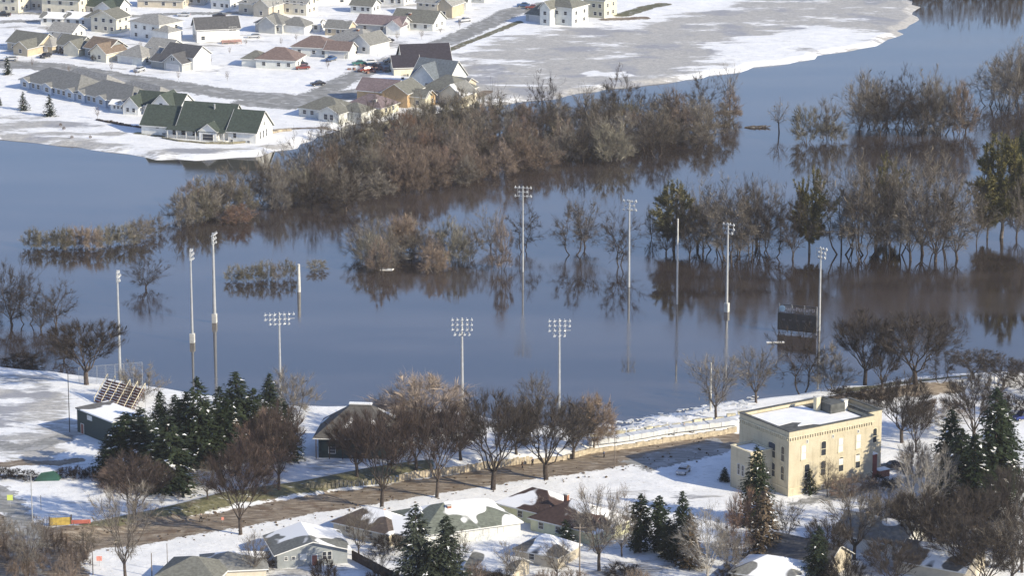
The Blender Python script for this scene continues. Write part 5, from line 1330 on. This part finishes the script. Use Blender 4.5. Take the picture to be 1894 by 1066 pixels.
# yellow panel stack and red barrier on the snow
yb = thing('yellow_barrier', 'yellow wooden barrier panel leaning on the snow, lower left', 'barrier', P(112, 974), R(8))
m = MB(); m.mat(0).box((0, 0, .95), (4.0, .14, 1.5)); m.mat(1).box((2.05, .1, 1.1), (.25, .5, 2.0)); m.box((-2.05, .1, 1.0), (.2, .5, 1.7)); m.build('panel', [M['yellow'], M['darkwood']], yb)
m = MB(); m.box((0, .4, .3), (4, .1, .12)); m.box((-1.2, .5, .5), (.1, .9, .1)); m.box((1.2, .5, .5), (.1, .9, .1)); m.build('stand', M['bark'], yb)
rb = thing('red_barrier', 'low red board on the snow, right of the yellow barrier panel', 'barrier', P(150, 972), R(6))
m = MB(); m.box((0, 0, .65), (3.6, .1, .75)); m.build('board', plain('faded_red_board', (0.42, 0.13, 0.10), .7, .2), rb)
m = MB(); m.box((-1.4, .1, .3), (.12, .3, .8)); m.box((1.4, .1, .3), (.12, .3, .8)); m.build('stand', M['bark'], rb)

# ------------------------------------------------------------------ scoreboard
sb = P(1474, 618)
sbt = height_to(sb, 566)
score = thing('scoreboard', 'black scoreboard with a lattice sign on top, standing in the flood water', 'scoreboard', sb, R(-22))
Wd = 9.2
m = MB(); m.box((0, 0, 2.6), (Wd, .5, 3.9)); m.build('board', M['black'], score)
m = MB()
for x in (-Wd / 2 + .15, -1.5, 1.5, Wd / 2 - .15): m.box((x, .45, sbt / 2 - 1), (.25, .25, sbt + 2))
m.build('post', M['galv'], score)
m = MB(); m.box((0, .1, sbt - .05), (Wd, .12, .12)); m.box((0, .1, 4.6), (Wd, .12, .12))
for i in range(18):
    x = -Wd / 2 + i * Wd / 18; m.cone((x, .1, 4.6), (x + Wd / 18, .1, sbt), .04, .04, 4); m.cone((x + Wd / 18, .1, 4.6), (x, .1, sbt), .04, .04, 4)
m.build('lattice', M['black'], score)
M['signgrey'] = plain('weathered_letters', (0.22, 0.22, 0.26), .6, .3); M['signblue'] = plain('blue_emblem', (0.20, 0.30, 0.42), .5, .3)
m = MB(); rr = random.Random(4)
m.mat(1).cone((-Wd / 2 + 1.0, -.02, sbt - .95), (-Wd / 2 + 1.0, -.12, sbt - .95), .75, .75, 14); m.mat(0)
for i in range(9):
    x = -Wd / 2 + 2.3 + i * .76; h_ = rr.uniform(.5, .9); z = sbt - .95 + rr.uniform(-.1, .1)
    m.box((x - .2, -.02, z), (.12, .08, h_)); m.box((x + .18, -.02, z + .05), (.12, .08, h_ * .8)); m.box((x, -.02, z + h_ * .3 * (1 if i % 2 else -1)), (.45, .08, .12))
m.build('weathered_lettering', [M['signgrey'], M['signblue']], score)
m = MB()
for i in range(5): m.box((-3.2 + i * 1.6, -.27, 3.1), (.6, .05, .4))
m.build('score_window', plain('dark_glass', (0.05, 0.05, 0.06), .4, .1), score)

# ------------------------------------------------------------------ the dike barrier
M['sheet'] = plain('plastic_sheet', (0.56, 0.57, 0.58), .5, .12, .8); M['clay'] = plain('tan_sandbags', (0.44, 0.375, 0.28), .85, .25, 1.4)
M['bagyellow'] = plain('pale_sandbags', (0.50, 0.46, 0.34), .8, .25, 2.0); M['fencegreen'] = plain('weathered_boards', (0.22, 0.20, 0.14), .9, .35, 1.5)
def ribbon(root, pts, h, th, z0, mat_, name, step_=1.2, wob=.06, gap=1.0, hv=.12, seed=1):
    rr = random.Random(seed); m = MB(); o = root.location
    for i in range(len(pts) - 1):
        a = P(*pts[i]); c = P(*pts[i + 1]); d = c - a; n = max(1, int(d.length / step_))
        for k in range(n):
            q = a + d * ((k + .5) / n); q.z = max(0.3, float(ground_h(q.x, q.y)))
            hh = h * rr.uniform(1 - hv, 1 + hv)
            m.box((q.x - o.x + rr.uniform(-wob, wob), q.y - o.y + rr.uniform(-wob, wob), q.z - o.z + z0 + hh / 2), (d.length / n * gap, th, hh), math.atan2(d.y, d.x) + rr.uniform(-.02, .02))
    return m.build(name, mat_, root)
bar1 = [(985, 858), (1040, 852), (1090, 840), (1160, 831), (1240, 818), (1330, 806), (1362, 800)]
w1 = thing('flood_barrier', 'tan flood barrier wall with a white sheeted top along the dike, left of the school', 'barrier', P(1090, 840))
ribbon(w1, bar1, 1.15, .5, -.2, M['clay'], 'sandbag_wall', 1.0, .02, .97)
ribbon(w1, [(x, y - 8) for x, y in bar1[2:]], 1.0, 2.2, .35, M['sheet'], 'plastic_sheet', .9, .05, 1.01, .08)
w2 = thing('sandbag_line', 'dashed line of pale yellow sandbags along the top of the dike', 'sandbags', P(1090, 808))
ribbon(w2, [(1088, 812), (1160, 804), (1240, 790), (1320, 776), (1385, 766)], .55, .8, 0, M['bagyellow'], 'sandbag', 2.2, .15, .74, .3, 5)
w3 = thing('plank_fence', 'tan plank fence curving along the street behind the big bare trees', 'fence', P(900, 872))
ribbon(w3, [(738, 892), (770, 886), (820, 880), (900, 868), (960, 860), (985, 858)], 1.7, .12, -.2, M['clay'], 'plank', .62, .02, .86, .1, 7)
w4 = thing('weathered_fence', 'dark weathered board fence left of the tan plank fence', 'fence', P(700, 892))
ribbon(w4, [(560, 912), (620, 906), (680, 898), (738, 892)], 1.5, .12, -.2, M['fencegreen'], 'plank', .8, .04, .8, .25, 8)
rr = random.Random(31); m = MB()
o = P(1180, 790)
for i in range(150):
    x = rr.uniform(1085, 1400); y = 812 - (x - 1085) * .18 - rr.uniform(2, 22); q = P(x, y)
    m.box((q.x - o.x, q.y - o.y, q.z - o.z + .03), (rr.uniform(.4, 1.5), rr.uniform(.4, 1.2), rr.uniform(.08, .22)), rr.uniform(0, 3))
ip = m.build('ice_blocks', plain('dirty_ice', (0.55, 0.56, 0.57), .6, .25, .4)); ip.location = o; tag(ip, 'jumble of broken ice and snow blocks along the waterline of the dike', 'ice'); ip['kind'] = 'stuff'

# driftwood bank and dock scraps in the far river
for (x, y, w_, lb) in [(1400, 236, 34, 'brown strip of debris in the river left of the lone dead tree'), (1350, 208, 40, 'snowy log strip at the right tip of the flooded wood')]:
    q = P(x, y); root = thing('debris', lb, 'debris', q); m = MB(); rr = random.Random(x)
    for i in range(26):
        a = rr.uniform(-1, 1) * w_ / 13.5; m.cone((a - rr.uniform(.5, 1.6), rr.uniform(-.8, .8), .1), (a + rr.uniform(.5, 1.6), rr.uniform(-.8, .8), rr.uniform(.2, .7)), .18, .1, 5)
    m.build('branches', [M['bark']], root)
    m = MB(); m.box((0, 0, .22), (w_ / 9, .7, .2)); m.build('snow_cap', M['snow'], root)
fl = MB().slab([(-1.6, -.8, .15), (1.4, -.9, .15), (1.8, .5, .15), (-1.0, 1.0, .15)], .2).build('ice_floe', M['snow']); fl.location = P(715, 499); tag(fl, 'small white ice floe in front of the mid river island', 'ice floe')

# ------------------------------------------------------------------ cars
M['tyre'] = plain('tyre_rubber', (0.02, 0.02, 0.02), .8, .2); M['head'] = plain('headlight_glass', (.8, .8, .8), .2, .02); M['tail'] = plain('tail_light', (.4, .02, .02), .3, .05)
CARC = {'silver': (0.45, 0.46, 0.48), 'black': (0.02, 0.02, 0.025), 'red': (0.20, 0.055, 0.045), 'blue': (0.05, 0.10, 0.22), 'green': (0.05, 0.16, 0.14), 'white': (0.75, 0.75, 0.75), 'darkblue': (0.02, 0.04, 0.20)}
_cars = {}
def car_meshes(cn, truck=False):
    k = (cn, truck)
    if k in _cars: return _cars[k]
    paint = plain('car_paint_' + cn, CARC[cn], .25, .04); L, W, = (5.2, 1.95) if truck else (4.5, 1.8)
    prof = [(-L / 2, .45), (-L / 2, .95), (-L / 2 + .9, 1.05), (L / 2 - .1, 1.0), (L / 2, .85), (L / 2, .45)]
    cab = [(-.9, 1.02), (-.35, 1.55), (1.0, 1.58), (1.7, 1.02)] if not truck else [(-1.2, 1.04), (-.7, 1.8), (.7, 1.82), (.95, 1.04)]
    def ext(m, pr, w0, w1=None):
        w1 = w1 or w0; n = len(pr); zs_ = [p[1] for p in pr]; zm = max(zs_); z_ = min(zs_)
        def wy(z): return (w0 + (w1 - w0) * (z - z_) / (zm - z_ + 1e-6)) / 2
        vs = [(x, -wy(z), z) for x, z in pr] + [(x, wy(z), z) for x, z in pr]
        fs = [tuple(range(n - 1, -1, -1)), tuple(range(n, 2 * n))] + [(i, (i + 1) % n, n + (i + 1) % n, n + i) for i in range(n)]
        return m.add(vs, fs)
    body = ext(MB(), prof, W); ext(body, [(x * .98, z + .0) for x, z in cab], W * .93, W * .74)
    if truck: body.box((1.75, 0, 1.12), (1.6, W, .18))
    glass = ext(MB(), [(x * (1.0) , z * .985 + .02) for x, z in [(cab[0][0] - .03, 1.10), (cab[1][0] - .02, cab[1][1] - .10), (cab[2][0] + .02, cab[2][1] - .10), (cab[3][0] + .03, 1.10)]], W * .945, W * .79)
    wheel = MB().cone((0, -.12, 0), (0, .12, 0), .34, .34, 14); hub = MB().cone((0, -.13, 0), (0, .13, 0), .19, .19, 8)
    lt = MB().box((-L / 2 - .01, 0, .75), (.06, .35, .16)); tl = MB().box((L / 2 + .01, 0, .82), (.06, .3, .2))
    _cars[k] = (L, W, body.mesh('body', paint), glass.mesh('windows', M['glass']), wheel.mesh('wheel', M['tyre']), hub.mesh('rim', M['galv']), lt.mesh('headlight', M['head']), tl.mesh('tail_light', M['tail']))
    return _cars[k]
def car(label, px, py, cn, rz, truck=False, snow=False, group=None):
    L, W, bm, gm_, wm2_, hm, lm, tm = car_meshes(cn, truck)
    root = thing('pickup_truck' if truck else 'parked_car', label, 'truck' if truck else 'car', P(px, py), R(rz), group)
    link('body', bm, root); link('windows', gm_, root)
    for x in (-L / 2 + .85, L / 2 - .9):
        for y in (-W / 2 + .08, W / 2 - .08): w_ = link('wheel', wm2_, root, (x, y, .34)); link('rim', hm, w_)
    for y in (-.62, .62): link('headlight', lm, root, (0, y, 0)); link('tail_light', tm, root, (0, y, 0))
    if snow: MB().slab([(-.3, -.6, 1.66), (1.0, -.6, 1.68), (1.0, .6, 1.68), (-.3, .6, 1.66)], .1).build('snow_cap', M['snow'], root)
    return root
car('silver car parked in the blue shadow left of the school', 1264, 876, 'silver', 70, snow=False)
car('dark pickup truck beside the grey green roofed house, far side', 645, 101, 'black', 10, True)
car('red car in front of the maroon roofed house', 560, 128, 'red', 12)
car('black car just behind the red car', 556, 122, 'black', 20)
car('red car parked on the far street among rubble', 676, 132, 'red', 30)
car('dark green car parked on the far street', 664, 120, 'green', 10)
car('white car parked on the far street, right of the green one', 684, 118, 'white', 10)
car('black car parked on the far street under the purple roof', 722, 116, 'black', 25)
car('black car in front of the steep slate roofed house', 748, 132, 'black', 30)
car('dark blue car beside a white barge boarded house by the far road', 793, 50, 'blue', -20)
car('dark car on the far road driving away', 588, 158, 'black', 22)
car('black car parked left of the long white house behind blue shadow', 405, 32, 'black', 5)
car('dark blue truck cut by the right edge near the water', 1893, 776, 'darkblue', 30, True)
car('dark car near the top edge left of the tall green roofed house', 968, 12, 'blue', 0); car('maroon car near the top edge, beside the dark one', 984, 16, 'red', 0)
car('dark car beside the school porch', 1650, 868, 'black', 20)
for (x, y, lb) in [(6, 30, 'dark grey van parked at the left edge of the far street'), ]: car(lb, x, y, 'black', 0, True)

# debris heap on the far street
q = P(690, 128); root = thing('rubble_pile', 'reddish heap of rubble beside the far street', 'rubble', q); m = MB(); rr = random.Random(2)
for i in range(60): m.box((rr.gauss(0, 2.6), rr.gauss(0, 3), .2), (rr.uniform(.3, 1.2), rr.uniform(.3, 1.0), rr.uniform(.3, 1.0)), rr.uniform(0, 3))
m.build('rubble', plain('rubble', (0.24, 0.15, 0.125), .9, .4, .6), root)['kind'] = 'stuff'
q = P(742, 126); root = thing('rubble_pile', 'grey heap of rubble left of the purple roofed house', 'rubble', q); m = MB()
for i in range(90): m.box((rr.gauss(0, 3.5), rr.gauss(0, 6), .2), (rr.uniform(.3, 1.2), rr.uniform(.3, 1.0), rr.uniform(.2, .8)), rr.uniform(0, 3))
m.build('rubble', plain('grey_rubble', (0.18, 0.17, 0.15), .9, .5, .6), root)['kind'] = 'stuff'
# wooden deck of the long white house, porch of the flooded ranch deck
q = P(426, 78); root = thing('wooden_deck', 'faded red wooden deck behind the long white house', 'deck', q, R(14)); m = MB()
m.box((0, -1.6, .7), (6.5, 3.0, .16)); 
for x in (-3.1, -1, 1, 3.1): m.box((x, -3.0, .6), (.14, .14, 1.9))
m.box((0, -3.05, 1.5), (6.4, .06, .1))
for i in range(22): m.box((-3.1 + i * .29, -3.05, 1.15), (.05, .05, .7))
m.build('deck', plain('faded_red_wood', (0.42, 0.25, 0.21), .8, .15), root)
bo = thing('boardwalk', 'curving brown sandbag and board walk leading right from the ranch house', 'walkway', P(490, 248))
ribbon(bo, [(462, 262), (480, 256), (500, 246), (520, 242), (540, 241)], .5, 1.6, 0, M['clay'], 'sandbag', 1.4, .1, .9, .3, 12)
wl_ = thing('retaining_wall', 'low dark edged snow wall around the ranch house mound', 'wall', P(380, 262))
ribbon(wl_, [(300, 256), (330, 262), (380, 266), (430, 266), (460, 263)], .5, .5, 0, M['fencegreen'], 'wall', 1.0, .02, 1.0, .1, 13)
hd = thing('hedge_row', 'dark snow flecked hedge running down to the ranch house', 'hedge', P(230, 232))
ribbon(hd, [(178, 222), (200, 227), (225, 232), (272, 238)], .7, .7, -.1, M['barkdark'], 'hedge', .8, .15, .8, .4, 14)

# ------------------------------------------------------------------ people on the dike
CL = {'dark': (0.015, 0.015, 0.02), 'navy': (0.02, 0.03, 0.07), 'grey': (0.12, 0.12, 0.12), 'blue': (0.06, 0.10, 0.20), 'brown': (0.10, 0.06, 0.04)}
M['skin'] = plain('skin', (0.45, 0.28, 0.20), .6, .05); M['hair'] = plain('hair', (0.05, 0.035, 0.025), .8, .2)
def skinned(name, joints, edges, mat_, parent, lv=1):
    me = bpy.data.meshes.new(name); me.from_pydata([j[:3] for j in joints], edges, []); me.materials.append(mat_)
    o = link(name, me, parent); md = o.modifiers.new('skin', 'SKIN'); md.use_smooth_shade = True
    for i, j in enumerate(joints):
        v = me.skin_vertices[0].data[i] if me.skin_vertices else None
        if v: v.radius = (j[3], j[4] if len(j) > 4 else j[3]); v.use_root = (i == 0)
    s = o.modifiers.new('sub', 'SUBSURF'); s.levels = lv; s.render_levels = lv
    return o
def person(label, px, py, rz, top, bottom, stride=.25, arm=.15, group='people on the dike', seed=0):
    root = thing('person', label, 'person', P(px, py), R(rz), group)
    s = stride
    legs = {'l': ((-.10, 0, .92), (-.11, s * .4 - .04, .50), (-.11, s * .5 + .0, .09), (-.11, s * .5 - .16, .05)), 'r': ((.10, 0, .92), (.11, -s * .4 - .05, .50), (.11, -s * .5 + .03, .09), (.11, -s * .5 - .13, .05))}
    J = [(0, 0, .95, .15, .12)]; E = []
    def chain(start, pts):
        pr = start
        for p in pts: J.append(p); E.append((pr, len(J) - 1)); pr = len(J) - 1
        return pr
    ch = chain(0, [(0, 0, 1.15, .14, .10), (0, 0, 1.38, .17, .11)])
    nk = chain(ch, [(0, -.01, 1.50, .06), (0, -.03, 1.60, .085, .10), (0, -.03, 1.70, .075, .09)])
    for sx, k in ((-1, 'l'), (1, 'r')):
        a = legs[k]; chain(0, [(*a[0], .09), (*a[1], .065), (*a[2], .045), (*a[3], .04)])
        sg = -sx * arm
        h = chain(ch, [(sx * .20, 0, 1.40, .06), (sx * .26, sg * .3 + .02, 1.13, .045), (sx * .27, sg - .08, .90, .032), (sx * .27, sg - .11, .83, .028)])
        for f_ in range(4): chain(h, [(sx * .27, sg - .14 + f_ * .02, .79 - (f_ % 2) * .01, .010), (sx * .26, sg - .13 + f_ * .02, .745 + abs(f_ - 1.5) * .008, .009)])
        chain(h, [(sx * .25, sg - .15, .82, .011), (sx * .245, sg - .17, .79, .010)])
    skinned('body', J, E, M['skin'], root)
    # jacket, trousers, boots and cap
    Jj = [(0, 0, 1.20, .17, .13), (0, 0, .93, .18, .145), (0, 0, 1.40, .19, .135)]; Ej = [(0, 1), (0, 2)]
    for sx in (-1, 1):
        sg = -sx * arm; n = len(Jj); Jj += [(sx * .20, 0, 1.41, .085), (sx * .26, sg * .3 + .02, 1.13, .068), (sx * .27, sg - .07, .93, .055)]; Ej += [(2, n), (n, n + 1), (n + 1, n + 2)]
    tm_ = plain('jacket_' + top, CL[top], .8, .1) if 'jacket_' + top not in bpy.data.materials else bpy.data.materials['jacket_' + top]
    bm_ = plain('trousers_' + bottom, CL[bottom], .8, .1) if 'trousers_' + bottom not in bpy.data.materials else bpy.data.materials['trousers_' + bottom]
    skinned('jacket', Jj, Ej, tm_, root)
    Jt = [(0, 0, .95, .165, .135)]; Et = []
    for k in 'lr':
        a = legs[k]; n = len(Jt); Jt += [(*a[0], .10), (*a[1], .085), (*a[2], .065)]; Et += [(0, n), (n, n + 1), (n + 1, n + 2)]
    skinned('trousers', Jt, Et, bm_, root)
    m = MB()
    for k in 'lr': a = legs[k]; m.box((a[3][0], a[3][1] + .06, .05), (.11, .30, .10))
    m.build('boots', M['black'], root)
    skinned('hair', [(0, 0.0, 1.72, .095, .10), (0, .02, 1.66, .09, .09)], [(0, 1)], M['hair'], root)
    m = MB()
    for x in (-.032, .032): m.box((x, -.128, 1.665), (.018, .012, .010))
    m.build('eyes', M['black'], root)
    m = MB(); m.cone((0, -.12, 1.66), (0, -.155, 1.635), .01, .018, 5); m.box((0, -.122, 1.60), (.045, .012, .010)); m.build('nose_and_mouth', M['skin'], root)
    return root
person('person in black standing on the dirt, left of a pair near the school', 1237, 812, 160, 'dark', 'dark', .15)
person('person in black standing on the dirt, right of a pair near the school', 1246, 812, 200, 'dark', 'navy', .10)
person('person in a dark coat walking alone near the end of the dirt street', 1281, 807, 90, 'dark', 'grey', .4)
person('person in a grey jacket crouched low beside the walker on the dike', 1265, 806, 60, 'grey', 'navy', .1)
person('person in brown jacket under the low forked tree, left of another', 966, 868, 120, 'brown', 'dark', .35)
person('person in dark blue under the low forked tree, right of another', 985, 862, 240, 'navy', 'dark', .2)
person('person in a grey jacket walking on the left green slope', 372, 966, 250, 'grey', 'dark', .4)
person('person in dark clothes on the street beside the sheeted barrier', 1117, 848, 100, 'blue', 'dark', .3)

tp = thing('green_tarp', 'green tarpaulin heap among the dark shrubs above the lower left snowfield', 'tarp', P(88, 888)); m = MB(); rr = random.Random(9)
m.add([(-2.6, -1.2, 0), (2.4, -1.0, 0), (2.8, 1.4, 0), (-2.2, 1.6, 0), (-1.2, -.3, 1.5), (1.3, .1, 1.8), (0, .8, 1.2)], [(0, 1, 5, 4), (1, 2, 5), (2, 3, 6, 5), (3, 0, 4, 6), (4, 5, 6)])
m.build('tarp', M['signback'], tp)

# mud clods, puddle ice and tyre worn snow lumps along the street
rr = random.Random(77); m = MB(); o = P(800, 905)
pl_ = [(120, 1005), (330, 978), (450, 960), (600, 932), (800, 902), (1000, 871), (1180, 845), (1330, 818)]
for i in range(300):
    k = rr.randrange(len(pl_) - 1); t = rr.random(); x = pl_[k][0] * (1 - t) + pl_[k + 1][0] * t; y = pl_[k][1] * (1 - t) + pl_[k + 1][1] * t + rr.choice([-1, 1]) * rr.uniform(5, 30)
    q = P(x, y); a = rr.uniform(.12, .6) ** 1.3; m.box((q.x - o.x, q.y - o.y, q.z - o.z + .05), (a, a * rr.uniform(.5, 1), rr.uniform(.1, .35)), rr.uniform(0, 3))
mc = m.build('mud_clods', plain('mud', (0.10, 0.075, 0.055), .9, .5, .4)); mc.location = o; tag(mc, 'dark mud clods scattered along both edges of the dirt street', 'mud'); mc['kind'] = 'stuff'
# parked cars and yard things between the far houses
for (x, y, cn, rz, lb) in [(258, 132, 'silver', 60, 'silver car on the driveway left of the gable window house'), (84, 106, 'black', 60, 'black car in front of the wide grey garage door'),
    (470, 70, 'silver', 10, 'silver car beside the long white house'), (612, 112, 'blue', 60, 'dark blue car in front of the white garages'), (340, 30, 'silver', 0, 'silver car on the snow street near the top edge'),
    (716, 78, 'black', 20, 'black car below the white gabled garage'), (20, 112, 'silver', 5, 'silver car on the street at the far left'), (860, 40, 'silver', 35, 'silver car by the far road bend')]:
    car(lb, x, y, cn, rz)
